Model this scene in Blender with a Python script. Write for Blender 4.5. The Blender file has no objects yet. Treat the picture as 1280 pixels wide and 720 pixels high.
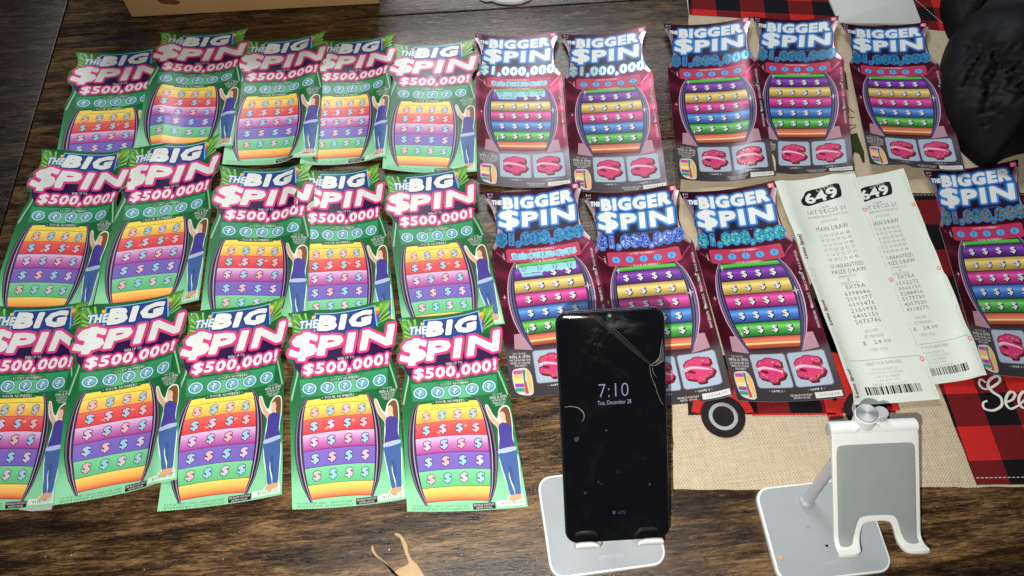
import bpy, bmesh, math, random
import numpy as np
from mathutils import Vector, Matrix
from mathutils.geometry import delaunay_2d_cdt
random.seed(4); rng = np.random.default_rng(4)
sc = bpy.context.scene
COL = sc.collection

# ------------------------------------------------------------------ camera
FPX, PITCH, ROLL, CH = 950.316, 1.04678679, 0.003306, 0.668537
cp, sp, cr, sr = math.cos(PITCH), math.sin(PITCH), math.cos(ROLL), math.sin(ROLL)
fw = np.array([0, cp, -sp]); up = np.array([0, sp, cp]); rt = np.array([1., 0, 0])
r2 = cr*rt + sr*up; u2 = -sr*rt + cr*up
cd = bpy.data.cameras.new('camera'); cam = bpy.data.objects.new('camera', cd); COL.objects.link(cam)
M = Matrix(((r2[0], u2[0], -fw[0], 0), (r2[1], u2[1], -fw[1], 0), (r2[2], u2[2], -fw[2], CH), (0, 0, 0, 1)))
cam.matrix_world = M
cd.sensor_width = 36; cd.lens = FPX/1280*36; cd.clip_start = 0.01; cd.clip_end = 50
sc.camera = cam
def at(px, py, z=0.0):
    """a point of the photograph carried onto the horizontal plane at height z"""
    d = fw + (px-640)/FPX*r2 - (py-360)/FPX*u2
    t = (z-CH)/d[2]
    return np.array([0, 0, CH]) + t*d

# ------------------------------------------------------------------ light
w = bpy.data.worlds.new('World'); sc.world = w; w.use_nodes = True
w.node_tree.nodes['Background'].inputs[0].default_value = (0.80, 0.86, 1, 1)
w.node_tree.nodes['Background'].inputs[1].default_value = 0.07
def lamp(name, kind, loc, energy, target, color=(1, 1, 1), **kw):
    l = bpy.data.lights.new(name, kind); l.energy = energy; l.color = color
    for k, v in kw.items(): setattr(l, k, v)
    o = bpy.data.objects.new(name, l); COL.objects.link(o); o.location = loc
    o.rotation_euler = (Vector(target)-Vector(loc)).to_track_quat('-Z', 'Y').to_euler()
    return o
lamp('phone_flash', 'SPOT', (-0.022, -0.030, 0.655), 27, (-0.02, 0.34, 0), (1, 0.955, 0.885),
     shadow_soft_size=0.004, spot_size=math.radians(112), spot_blend=1.0)
lamp('ceiling_lamp', 'AREA', (-0.34, 2.28, 1.42), 26, (-0.05, 0.68, 0), (0.93, 0.97, 1), shape='RECTANGLE', size=0.42, size_y=0.55)
lamp('added_glare_lamp', 'AREA', (0.20, 2.06, 1.40), 7, (0.08, 0.65, 0), (0.95, 0.97, 1), shape='RECTANGLE', size=0.34, size_y=0.34)  # added lamp with no known source, throws glare onto the bright pink tickets
sc.view_settings.view_transform = 'Standard'; sc.view_settings.look = 'None'
sc.view_settings.exposure = 0; sc.view_settings.gamma = 1; sc.view_settings.use_curve_mapping = False

# ------------------------------------------------------------------ helpers
def lin(c):
    c = np.array(c, float)/255
    return np.where(c <= 0.04045, c/12.92, ((c+0.055)/1.055)**2.4)
def tag(o, label=None, cat=None, group=None, kind=None):
    if label: o['label'] = label
    if cat: o['category'] = cat
    if group: o['group'] = group
    if kind: o['kind'] = kind
    return o
def empty(name, loc=(0, 0, 0)):
    o = bpy.data.objects.new(name, None); COL.objects.link(o); o.location = loc; o.empty_display_size = .01
    return o
def meshobj(name, me, parent=None, mats=()):
    o = bpy.data.objects.new(name, me); COL.objects.link(o)
    for m in mats: me.materials.append(m)
    if parent is not None:
        o.parent = parent; o.matrix_parent_inverse = Matrix.Translation(-Vector(parent.location))
    return o
def bmobj(name, bm, mat, parent=None, smooth=True):
    bmesh.ops.recalc_face_normals(bm, faces=bm.faces[:])
    me = bpy.data.meshes.new(name); bm.to_mesh(me); bm.free()
    me.polygons.foreach_set('use_smooth', [smooth]*len(me.polygons)); me.update()
    if smooth: me.set_sharp_from_angle(angle=math.radians(38))
    return meshobj(name, me, parent, [mat])
class NT:
    def __init__(s, name):
        s.m = bpy.data.materials.new(name); s.m.use_nodes = True; s.t = s.m.node_tree
        s.b = s.t.nodes['Principled BSDF']
    def n(s, typ, **kw):
        nd = s.t.nodes.new(typ)
        for k, v in kw.items():
            if k.startswith('i_'):
                nd.inputs[int(k[2:]) if k[2:].isdigit() else k[2:].replace('_', ' ')].default_value = v
            else: setattr(nd, k, v)
        return nd
    def l(s, a, b): s.t.links.new(a, b)
    def math(s, op, a, b=None, clamp=False):
        nd = s.n('ShaderNodeMath', operation=op, use_clamp=clamp)
        for i, x in enumerate((a, b)):
            if x is None: continue
            if isinstance(x, (int, float)): nd.inputs[i].default_value = x
            else: s.l(x, nd.inputs[i])
        return nd.outputs[0]
    def ramp(s, fac, stops, interp='LINEAR'):
        nd = s.n('ShaderNodeValToRGB'); e = nd.color_ramp.elements; nd.color_ramp.interpolation = interp
        while len(e) < len(stops): e.new(0.5)
        for i, (p, c) in enumerate(stops):
            e[i].position = p; e[i].color = (*c, 1)
        s.l(fac, nd.inputs[0]); return nd.outputs[0]
    def mix(s, fac, a, b, mode='MIX'):
        nd = s.n('ShaderNodeMix', data_type='RGBA', blend_type=mode)
        for i, x in ((0, fac), (6, a), (7, b)):
            if isinstance(x, (int, float)): nd.inputs[i].default_value = x
            elif isinstance(x, (tuple, list, np.ndarray)): nd.inputs[i].default_value = (*x, 1)
            else: s.l(x, nd.inputs[i])
        return nd.outputs[2]
    def coords(s, kind='Object', scale=(1, 1, 1), rot=(0, 0, 0), loc=(0, 0, 0)):
        tc = s.n('ShaderNodeTexCoord'); mp = s.n('ShaderNodeMapping')
        mp.inputs['Scale'].default_value = scale; mp.inputs['Rotation'].default_value = rot; mp.inputs['Location'].default_value = loc
        s.l(tc.outputs[kind], mp.inputs[0]); return mp.outputs[0]
    def noise(s, vec, scale, detail=4, rough=.55, dist=0.):
        nd = s.n('ShaderNodeTexNoise'); nd.inputs['Scale'].default_value = scale; nd.inputs['Detail'].default_value = detail
        nd.inputs['Roughness'].default_value = rough; nd.inputs['Distortion'].default_value = dist
        s.l(vec, nd.inputs['Vector']); return nd.outputs[0]
    def bump(s, h, strength, dist):
        nd = s.n('ShaderNodeBump'); nd.inputs['Strength'].default_value = strength; nd.inputs['Distance'].default_value = dist
        s.l(h, nd.inputs['Height']); s.l(nd.outputs[0], s.b.inputs['Normal']); return nd
    def set(s, **kw):
        for k, v in kw.items():
            inp = s.b.inputs[k.replace('_', ' ')]
            if isinstance(v, (tuple, list, np.ndarray)): inp.default_value = (*v[:3], 1)
            elif isinstance(v, (int, float)): inp.default_value = v
            else: s.l(v, inp)
        return s
def plain(name, c, rough=.5, metal=0., grain=0.12, gscale=60, spec=.5, coat=0., bump=0.):
    n = NT(name); v = n.coords('Object')
    f = n.noise(v, gscale, 5, .6)
    f2 = n.noise(v, gscale*.13, 3, .5)
    k = n.math('ADD', n.math('MULTIPLY', f, .5), n.math('MULTIPLY', f2, .5))
    c = lin(c)
    n.set(Base_Color=n.ramp(k, [(.3, c*(1-grain)), (.7, np.minimum(c*(1+grain), 1))]), Metallic=metal, Specular_IOR_Level=spec,
          Coat_Weight=coat, Roughness=n.math('ADD', n.math('MULTIPLY', f, .16), rough-.08, True))
    if bump: n.bump(f, bump, .001)
    return n.m

# ------------------------------------------------------------------ materials
YAW = math.radians(5.5)
def wood(name, seed, rot=0., dark=1.):
    n = NT(name)
    v = n.coords('Object', (1, 1, 1), (0, 0, -YAW-rot), (seed*3.1, seed*1.7, seed))
    mp = n.n('ShaderNodeMapping'); mp.inputs['Scale'].default_value = (1, 5.5, 1); n.l(v, mp.inputs[0]); vs = mp.outputs[0]
    mp2 = n.n('ShaderNodeMapping'); mp2.inputs['Scale'].default_value = (1, 9, 1); n.l(v, mp2.inputs[0]); vs2 = mp2.outputs[0]
    big = n.noise(vs, 9, 5, .66, .6)
    fine = n.noise(vs2, 34, 8, .80, .7)
    streak = n.noise(vs2, 100, 5, .8, .4)
    speck = n.noise(v, 420, 3, .7)
    h = n.math('ADD', n.math('ADD', n.math('MULTIPLY', big, .40), n.math('MULTIPLY', fine, .42)),
               n.math('ADD', n.math('MULTIPLY', streak, .30), n.math('MULTIPLY', speck, .10)))
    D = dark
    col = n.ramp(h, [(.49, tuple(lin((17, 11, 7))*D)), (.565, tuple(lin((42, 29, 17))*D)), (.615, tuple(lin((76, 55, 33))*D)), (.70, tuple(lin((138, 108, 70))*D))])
    rough = n.math('ADD', n.math('MULTIPLY', fine, .34), .08, True)
    n.set(Base_Color=col, Roughness=rough, Specular_IOR_Level=.42)
    n.bump(h, .6, .0013)
    return n.m
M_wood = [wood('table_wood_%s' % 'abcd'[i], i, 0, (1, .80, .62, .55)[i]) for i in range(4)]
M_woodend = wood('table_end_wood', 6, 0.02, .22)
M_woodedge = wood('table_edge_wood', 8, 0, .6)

def print_mat(name, rough=.4, metal=0., spec=.5, coat=0.):
    n = NT(name)
    a = n.n('ShaderNodeAttribute', attribute_name='ink')
    v = n.coords('Object')
    f = n.noise(v, 900, 2, .6); g = n.noise(v, 35, 3, .5)
    k = n.math('ADD', n.math('MULTIPLY', f, .16), .92)
    k2 = n.n('ShaderNodeCombineColor'); [n.l(k, k2.inputs[i]) for i in range(3)]
    hs = n.n('ShaderNodeHueSaturation'); hs.inputs['Saturation'].default_value = .95; n.l(a.outputs['Color'], hs.inputs['Color'])
    n.set(Base_Color=n.mix(1.0, hs.outputs[0], k2.outputs[0], 'MULTIPLY'), Metallic=metal, Specular_IOR_Level=spec, Coat_Weight=coat,
          Roughness=n.math('ADD', n.math('MULTIPLY', g, .2), rough-.1, True))
    return n.m
M_ink = print_mat('printed_ink', .42, 0, .42)
M_foilcard = print_mat('metallic_printed_card', .36, .6, .5)
M_thermal = print_mat('thermal_paper_print', .55, 0, .3)
def foil(name, stops, scale=900, rough=.3):
    """glittering latex print: cells of changing hue"""
    n = NT(name); v = n.coords('Object')
    vo = n.n('ShaderNodeTexVoronoi'); vo.inputs['Scale'].default_value = scale; n.l(v, vo.inputs['Vector'])
    sep = n.n('ShaderNodeSeparateColor'); n.l(vo.outputs['Color'], sep.inputs[0])
    big = n.noise(v, 60, 2, .5)
    k = n.math('ADD', n.math('MULTIPLY', sep.outputs[0], .55), n.math('MULTIPLY', big, .5))
    col = n.ramp(k, [(p, tuple(lin(c))) for p, c in stops])
    n.set(Base_Color=col, Metallic=.35, Roughness=rough)
    n.bump(sep.outputs[1], .5, .0006)
    return n.m
F_TEAL = foil('teal_glitter', [(.2, (10, 90, 110)), (.45, (30, 150, 160)), (.6, (60, 220, 200)), (.8, (150, 255, 230))])
F_BLUE = foil('blue_glitter', [(.2, (8, 60, 100)), (.45, (20, 110, 150)), (.7, (60, 160, 190)), (.85, (90, 190, 220))])
F_SLATE = foil('slate_glitter', [(.2, (40, 96, 120)), (.5, (60, 130, 150)), (.8, (110, 170, 180))])
F_VIOLET = foil('violet_glitter', [(.25, (30, 50, 170)), (.5, (60, 90, 210)), (.65, (170, 170, 255)), (.8, (240, 240, 255))])
F_PALE = foil('pale_gold_glitter', [(.2, (120, 170, 165)), (.5, (165, 200, 180)), (.8, (215, 220, 190))])
F_MULTI = foil('rainbow_glitter', [(.25, (14, 40, 40)), (.42, (20, 120, 110)), (.52, (30, 190, 120)), (.6, (170, 50, 150)), (.68, (210, 120, 60)), (.85, (80, 220, 200))])
F_SPARK = foil('speckled_glitter', [(.2, (190, 20, 90)), (.5, (225, 60, 60)), (.6, (240, 220, 90)), (.7, (120, 240, 210)), (.85, (255, 170, 60))], 700)

def weave_nodes(n, v, fx, fy):
    s = n.n('ShaderNodeSeparateXYZ'); n.l(v, s.inputs[0])
    jit = n.noise(v, 120, 3, .6)
    a = n.math('SINE', n.math('ADD', n.math('MULTIPLY', s.outputs[0], fx), n.math('MULTIPLY', jit, 4)))
    b = n.math('SINE', n.math('ADD', n.math('MULTIPLY', s.outputs[1], fy), n.math('MULTIPLY', jit, 4)))
    return s, n.math('ADD', n.math('MULTIPLY', n.math('MULTIPLY', a, b), .5), .5)
def burlap():
    n = NT('burlap_cloth'); v = n.coords('Object', rot=(0, 0, math.radians(-6)))
    s, wv = weave_nodes(n, v, 2*math.pi/.0030, 2*math.pi/.0030)
    slub = n.n('ShaderNodeMapping'); slub.inputs['Scale'].default_value = (1, 14, 1); n.l(v, slub.inputs[0])
    slub2 = n.n('ShaderNodeMapping'); slub2.inputs['Scale'].default_value = (14, 1, 1); n.l(v, slub2.inputs[0])
    t = n.math('ADD', n.noise(slub.outputs[0], 45, 3, .6), n.noise(slub2.outputs[0], 45, 3, .6))
    k = n.math('ADD', n.math('MULTIPLY', wv, .34), n.math('MULTIPLY', t, .33))
    n.set(Base_Color=n.ramp(k, [(.22, lin((140, 124, 100))), (.45, lin((184, 168, 142))), (.70, lin((214, 202, 178)))]), Roughness=.9, Specular_IOR_Level=.15)
    n.bump(k, .8, .0012); return n.m
M_burlap = burlap()
def plaid(name, rot, sx, sy, ox, oy, shear=0.):
    n = NT(name); v = n.coords('Object', rot=(0, 0, rot), loc=(ox, oy, 0))
    s, wv = weave_nodes(n, v, 2*math.pi/.0011, 2*math.pi/.0011)
    def stripe(c, p):
        return n.math('GREATER_THAN', n.math('FRACT', n.math('DIVIDE', c, p)), .5)
    sx_ = n.math('ADD', s.outputs[0], n.math('MULTIPLY', s.outputs[1], shear))
    a = stripe(sx_, sx*2); b = stripe(s.outputs[1], sy*2)
    k = n.math('MULTIPLY', n.math('ADD', a, b), .5)
    nz = n.noise(v, 300, 3, .6)
    col = n.ramp(k, [(0, lin((190, 40, 38))), (.34, lin((108, 25, 29))), (.75, lin((20, 17, 20)))], 'CONSTANT')
    kk = n.math('ADD', n.math('MULTIPLY', nz, .35), n.math('ADD', n.math('MULTIPLY', wv, .18), .70))
    cc = n.n('ShaderNodeCombineColor'); [n.l(kk, cc.inputs[i]) for i in range(3)]
    n.set(Base_Color=n.mix(1., col, cc.outputs[0], 'MULTIPLY'), Roughness=.9, Specular_IOR_Level=.12)
    n.bump(nz, .3, .0006); return n.m
M_plaid_top = plaid('buffalo_plaid_band', math.radians(4), .031, .026, .012, -.009)
M_plaid = plaid('buffalo_plaid_panel', math.radians(-2), .0300, .0320, .003, -.0015)
M_red = plain('red_felt', (186, 44, 40), .9, 0, .22, 500, .15, 0, .4)
M_black_felt = plain('black_felt', (34, 32, 34), .95, 0, .3, 500, .15, 0, .4)
M_white_thread = plain('white_thread', (226, 224, 218), .7, 0, .15, 900, .3, 0, .5)
M_grey_thread = plain('silver_thread', (158, 160, 164), .6, 0, .2, 900, .3, 0, .5)
M_green_felt = plain('dark_green_felt', (48, 62, 30), .95, 0, .3, 400, .15, 0, .4)
M_whiteplastic = plain('white_plastic', (222, 226, 222), .34, 0, .03, 40, .5)
M_greypad = plain('grey_silicone_pad', (140, 146, 146), .6, 0, .05, 50, .35)
M_bluepad = plain('pale_blue_grey_pad', (154, 162, 166), .36, 0, .07, 30, .5)
M_alu = plain('brushed_aluminium', (196, 198, 204), .42, .45, .05, 80)
M_knob = NT('painted_sheen_aluminium')
_v = M_knob.coords('Object'); _g = M_knob.n('ShaderNodeTexGradient', gradient_type='RADIAL'); M_knob.l(_v, _g.inputs[0])
_f = M_knob.math('ADD', M_knob.math('MULTIPLY', M_knob.math('SINE', M_knob.math('MULTIPLY', _g.outputs[0], 4*math.pi)), .5), .5)  # metal sheen of the disc painted as light and dark sectors
M_knob.set(Base_Color=M_knob.ramp(_f, [(0, lin((120, 124, 128))), (1, lin((200, 204, 206)))]), Metallic=.3, Roughness=.45); M_knob = M_knob.m
M_phone_frame = plain('phone_frame_metal', (52, 52, 60), .22, .8, .1, 50)
def glass_black():
    n = NT('phone_black_glass'); v = n.coords('Object')
    sm = n.noise(v, 28, 4, .6, 1.2); fine = n.noise(v, 260, 3, .7)
    smear = n.math('MULTIPLY', n.math('SUBTRACT', sm, .52, True), 3.2, True)
    col = n.mix(n.math('MULTIPLY', smear, .012), (.0022, .0023, .0028), (.30, .32, .36))
    n.set(Base_Color=col, Roughness=n.math('ADD', n.math('MULTIPLY', fine, .05), n.math('ADD', n.math('MULTIPLY', smear, .22), .03)), Specular_IOR_Level=.5)
    return n.m
M_glass = glass_black()
def emis(name, c, k):
    n = NT(name); n.set(Base_Color=(0, 0, 0), Emission_Color=lin(c), Emission_Strength=k, Roughness=.2); return n.m
M_lilac = emis('screen_digits_glow', (205, 190, 235), .62); M_dim = emis('screen_dim_glow', (120, 115, 160), .35)
M_crack = plain('cracked_glass_edge', (112, 116, 115), .3, 0, .3, 300)
M_scratch = plain('hairline_scratch', (34, 37, 40), .45, 0, .4, 300)
M_card = plain('corrugated_cardboard', (176, 138, 92), .85, 0, .09, 22, .2, 0, .1)
M_cardprint = plain('brown_box_print', (92, 58, 40), .85, 0, .15, 80, .2)
M_tissue = plain('white_paper', (205, 206, 204), .7, 0, .04, 40, .3)
M_tan = plain('tan_wooden_cutout', (186, 158, 118), .6, 0, .12, 60, .4, 0, .2)
def jacket():
    n = NT('black_nylon'); v = n.coords('Object')
    wr = n.noise(v, 20, 4, .5, .3); f = n.noise(v, 700, 2, .5)
    n.set(Base_Color=n.ramp(wr, [(.3, (.0014, .0015, .0018)), (.75, (.0040, .0043, .005))]), Roughness=n.math('ADD', n.math('MULTIPLY', wr, .2), .52), Specular_IOR_Level=.16)
    n.bump(n.math('ADD', n.math('MULTIPLY', wr, 1.), n.math('MULTIPLY', f, .03)), .5, .005); return n.m
M_jacket = jacket()
M_floor = plain('dark_blue_floor', (26, 40, 48), .7, 0, .3, 8)

# ------------------------------------------------------------------ glyph engine
_gc = {}
def glyphs(s, space=1.0, fill=True, res=2, off=0.):
    key = (s, space, fill, res, off)
    if key in _gc: return _gc[key]
    c = bpy.data.curves.new('glyphs', 'FONT'); c.body = s; c.size = 1; c.offset = off; c.space_character = space; c.resolution_u = res
    c.fill_mode = 'BOTH' if fill else 'NONE'
    o = bpy.data.objects.new('glyphs', c); COL.objects.link(o); bpy.context.view_layer.update()
    me = o.evaluated_get(bpy.context.evaluated_depsgraph_get()).to_mesh()
    co = np.zeros(len(me.vertices)*3); me.vertices.foreach_get('co', co); co = co.reshape(-1, 3)[:, :2]
    if fill:
        me.calc_loop_triangles(); idx = np.zeros(len(me.loop_triangles)*3, int); me.loop_triangles.foreach_get('vertices', idx)
        out = co[idx.reshape(-1, 3)]
    else:
        idx = np.zeros(len(me.edges)*2, int); me.edges.foreach_get('vertices', idx)
        out = co[idx.reshape(-1, 2)]
    bpy.data.objects.remove(o); bpy.data.curves.remove(c)
    _gc[key] = out; return out
def fitbox(a, w_, h_, cx, cy, shear=0., rot=0.):
    """scale glyph geometry (y up) into a box centred on (cx, cy) with y pointing down the ticket"""
    a = a.copy(); p = a.reshape(-1, 2); mn, mx = p.min(0), p.max(0); s = (mx-mn)
    q = (a-(mn+mx)/2)/s
    x = q[..., 0]*w_ + q[..., 1]*shear*h_; y = -q[..., 1]*h_
    c, s_ = math.cos(rot), math.sin(rot)
    return np.stack([cx+x*c-y*s_, cy+x*s_+y*c], -1)
def text(s, w_, h_, cx, cy, shear=0., rot=0., res=1, space=1.05):
    return fitbox(glyphs(s, space, True, res), w_, h_, cx, cy, shear, rot)
def contour_tris(F, x0, y0, cell, thr):
    """triangles of the region F<thr, F sampled on a grid"""
    ny, nx = F.shape; G = F-thr; G = np.where(np.abs(G) < 1e-7, 1e-7, G)
    ins = G < 0
    pts = {}; adj = {}
    def pt(k):
        if k in pts: return
        d, j, i = k
        if d == 0: a, b = G[j, i], G[j, i+1]; t = a/(a-b); pts[k] = (x0+(i+t)*cell, y0+j*cell)
        else: a, b = G[j, i], G[j+1, i]; t = a/(a-b); pts[k] = (x0+i*cell, y0+(j+t)*cell)
    c = ins[:-1, :-1].astype(int)+ins[:-1, 1:]*2+ins[1:, 1:]*4+ins[1:, :-1]*8
    for j, i in zip(*np.nonzero((c > 0) & (c < 15))):
        k = c[j, i]; B, R, T, L = (0, j, i), (1, j, i+1), (0, j+1, i), (1, j, i)
        tab = {1: [(L, B)], 2: [(B, R)], 3: [(L, R)], 4: [(R, T)], 5: [(L, B), (R, T)], 6: [(B, T)], 7: [(L, T)], 8: [(T, L)], 9: [(T, B)], 10: [(T, L), (B, R)], 11: [(T, R)], 12: [(R, L)], 13: [(R, B)], 14: [(B, L)]}
        for a, b in tab[k]:
            pt(a); pt(b); adj.setdefault(a, []).append(b); adj.setdefault(b, []).append(a)
    loops = []; seen = set()
    for k0 in adj:
        if k0 in seen: continue
        loop = [k0]; seen.add(k0); cur = k0
        while True:
            nx_ = [q for q in adj[cur] if q not in seen]
            if not nx_: break
            cur = nx_[0]; seen.add(cur); loop.append(cur)
        if len(loop) > 4: loops.append(np.array([pts[k] for k in loop]))
    def dp(P, tol):
        keep = np.zeros(len(P), bool); keep[[0, -1]] = True; st = [(0, len(P)-1)]
        while st:
            a, b = st.pop()
            if b-a < 2: continue
            A, Bv = P[a], P[b]; d = Bv-A; L = math.hypot(*d)
            q = P[a+1:b]-A
            dist = np.abs(q[:, 0]*d[1]-q[:, 1]*d[0])/L if L > 1e-9 else np.hypot(q[:, 0], q[:, 1])
            m = int(dist.argmax())
            if dist[m] > tol: keep[a+1+m] = True; st += [(a, a+1+m), (a+1+m, b)]
        return P[keep]
    V = []; E = []
    for L in loops:
        h = len(L)//2
        S = np.vstack([dp(L[:h+1], cell*.3)[:-1], dp(np.vstack([L[h:], L[:1]]), cell*.3)[:-1]])
        if len(S) < 3: continue
        b = len(V); V += [Vector(p) for p in S]; E += [(b+i, b+(i+1) % len(S)) for i in range(len(S))]
    if not V: return np.zeros((0, 3, 2))
    vo, _, fo, *_ = delaunay_2d_cdt(V, E, [], 0, 1e-5)
    vo = np.array([tuple(p) for p in vo]); T = vo[np.array([f for f in fo if len(f) == 3])]
    cen = T.mean(1); gx = (cen[:, 0]-x0)/cell; gy = (cen[:, 1]-y0)/cell
    i = np.clip(gx.astype(int), 0, nx-2); j = np.clip(gy.astype(int), 0, ny-2); a = gx-i; b = gy-j
    val = G[j, i]*(1-a)*(1-b)+G[j, i+1]*a*(1-b)+G[j+1, i]*(1-a)*b+G[j+1, i+1]*a*b
    return T[val < 0]
def fat(s, w_, h_, cx, cy, radii, cell=.55, shear=0., rot=0., space=1.1, xs=1.6):
    """bold lettering with outlines: one triangle set per radius (distance out from the glyph's edge)"""
    seg = fitbox(glyphs(s, space, False, 2), w_-2*radii[0], h_-2*radii[0], cx, cy, shear, rot)
    m = max(radii)+cell*2; mn = seg.reshape(-1, 2).min(0)-m; mx = seg.reshape(-1, 2).max(0)+m
    nx, ny = (np.ceil((mx-mn)/cell)+1).astype(int)
    X, Y = np.meshgrid(mn[0]+np.arange(nx)*cell, mn[1]+np.arange(ny)*cell)
    D = np.full(X.shape, 1e9); cnt = np.zeros(X.shape, int)
    for (ax, ay), (bx, by) in seg:
        dx, dy = bx-ax, by-ay; L2 = dx*dx+dy*dy+1e-12
        t = np.clip(((X-ax)*dx+(Y-ay)*dy)/L2, 0, 1)
        D = np.minimum(D, np.abs(X-ax-t*dx)**2.6*1.0+np.abs(Y-ay-t*dy)**2.6)
        if (ay > by) or (ay < by):
            cr_ = ((ay > Y) != (by > Y)); xi = ax+(Y-ay)*dx/(dy if dy else 1e-9); cnt += (cr_ & (X < xi))
    D = D**(1/2.6); D = np.where(cnt % 2 == 1, -D, D)
    return [contour_tris(D, mn[0], mn[1], cell, r) for r in radii]
def poly(pts):
    """triangulate a simple polygon"""
    V = [Vector(p) for p in pts]; n = len(V)
    vo, _, fo, *_ = delaunay_2d_cdt(V, [], [list(range(n))], 1, 1e-6)
    vo = np.array([tuple(p) for p in vo])
    T = [(f[0], f[i], f[i+1]) for f in fo for i in range(1, len(f)-1)]
    return vo[np.array(T)]
def spline(pts, n=6, closed=True):
    P = np.array(pts, float); N = len(P); out = []
    for i in range(N if closed else N-1):
        if closed: a, b, c, d = P[i-1], P[i], P[(i+1) % N], P[(i+2) % N]
        else: a, b, c, d = P[max(i-1, 0)], P[i], P[i+1], P[min(i+2, N-1)]
        for k in range(n):
            t = k/n; out.append(.5*((2*b)+(-a+c)*t+(2*a-5*b+4*c-d)*t*t+(-a+3*b-3*c+d)*t**3))
    if not closed: out.append(P[-1])
    return out
def disc(cx, cy, rx, ry=None, n=20):
    ry = ry or rx
    a = np.arange(n)*2*math.pi/n; P = np.stack([cx+rx*np.cos(a), cy+ry*np.sin(a)], -1)
    return np.array([(P[0], P[i], P[i+1]) for i in range(1, n-1)])
def rrect(x0, y0, x1, y1, r=1.5, n=4):
    P = []
    for cx, cy, a0 in ((x1-r, y1-r, 0), (x0+r, y1-r, 90), (x0+r, y0+r, 180), (x1-r, y0+r, 270)):
        for k in range(n+1):
            a = math.radians(a0+90*k/n); P.append((cx+r*math.cos(a), cy+r*math.sin(a)))
    return np.array([(P[0], P[i], P[i+1]) for i in range(1, len(P)-1)])
def strip(top, bot, ctop, cbot):
    """quads between two polylines with a colour at each edge -> (tris, per-corner colours)"""
    T = []; C = []
    for i in range(len(top)-1):
        T += [(top[i], top[i+1], bot[i+1]), (top[i], bot[i+1], bot[i])]
        C += [(ctop, ctop, cbot), (ctop, cbot, cbot)]
    return np.array(T, float), np.array(C, float)

# ------------------------------------------------------------------ sheets of paper: flat art on a bent sheet
CELL = 8.0; DL = 3.2e-5
class Art:
    def __init__(s, hh): s.h = hh; s.p = {}
    def add(s, part, tris, col, layer, mat=0):
        tris = np.asarray(tris, float)
        if len(tris) == 0: return
        col = np.asarray(col, float)
        if col.ndim == 1: col = np.broadcast_to(lin(col), tris.shape[:2]+(3,))
        s.p.setdefault(part, []).append((tris, col, layer, mat))
    def addc(s, part, tc, layer, mat=0):          # tris with per-corner sRGB colours
        s.add(part, tc[0], lin(tc[1]), layer, mat)
def cut(T):
    """cut triangles (n,3,k; x,y first) along the height lattice, so that every layer bends alike"""
    fams = [lambda P: P[..., 0]/CELL, lambda P: P[..., 1]/CELL, lambda P: (P[..., 0]-P[..., 1])/CELL]
    for f in fams:
        v = f(T)
        if len(T) == 0: return T
        for k in range(int(math.floor(v.min())), int(math.ceil(v.max()))+1):
            s = f(T)-k; s = np.where(np.abs(s) < 1e-6, 0, s)
            m = (s.min(1) < 0) & (s.max(1) > 0)
            if not m.any(): continue
            A = T[m]; sa = s[m]; npos = (sa > 0).sum(1)
            lone = np.where(npos == 1, (sa > 0).argmax(1), (sa < 0).argmax(1)); r = np.arange(len(A))
            a, b, c = A[r, lone], A[r, (lone+1) % 3], A[r, (lone+2) % 3]
            s0, s1, s2 = sa[r, lone], sa[r, (lone+1) % 3], sa[r, (lone+2) % 3]
            p = a+(b-a)*(s0/(s0-s1))[:, None]; q = a+(c-a)*(s0/(s0-s2))[:, None]
            N = np.concatenate([np.stack([a, p, q], 1), np.stack([p, b, c], 1), np.stack([p, c, q], 1)])
            e1 = N[:, 1, :2]-N[:, 0, :2]; e2 = N[:, 2, :2]-N[:, 0, :2]
            N = N[np.abs(e1[:, 0]*e2[:, 1]-e1[:, 1]*e2[:, 0]) > 1e-7]
            T = np.concatenate([T[~m], N])
    return T
def bake(art):
    out = {}
    for part, items in art.p.items():
        P, C, L, Mt = [], [], [], []
        for tris, col, lay, mat in items:
            A = cut(np.concatenate([tris, col], -1))
            e1 = A[:, 1, :2]-A[:, 0, :2]; e2 = A[:, 2, :2]-A[:, 0, :2]; cw = (e1[:, 0]*e2[:, 1]-e1[:, 1]*e2[:, 0]) > 0
            A[cw] = A[cw][:, ::-1]           # y runs down the sheet: wind so that faces look up
            P.append(A[..., :2]); C.append(A[..., 2:]); L.append(np.full(len(A), lay, float)); Mt.append(np.full(len(A), mat))
        P = np.concatenate(P); C = np.concatenate(C); L = np.concatenate(L); Mt = np.concatenate(Mt)
        key = np.concatenate([np.round(P*500), np.broadcast_to(np.round(L[:, None, None]*100), P.shape[:2]+(1,))], -1).reshape(-1, 3).astype(np.int64)
        _, first, inv = np.unique(key, axis=0, return_index=True, return_inverse=True)
        F = inv.reshape(-1, 3); ok = (F[:, 0] != F[:, 1]) & (F[:, 1] != F[:, 2]) & (F[:, 0] != F[:, 2])
        out[part] = (P.reshape(-1, 2)[first], np.repeat(L, 3)[first], F[ok], C[ok], Mt[ok])
    return out
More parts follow.
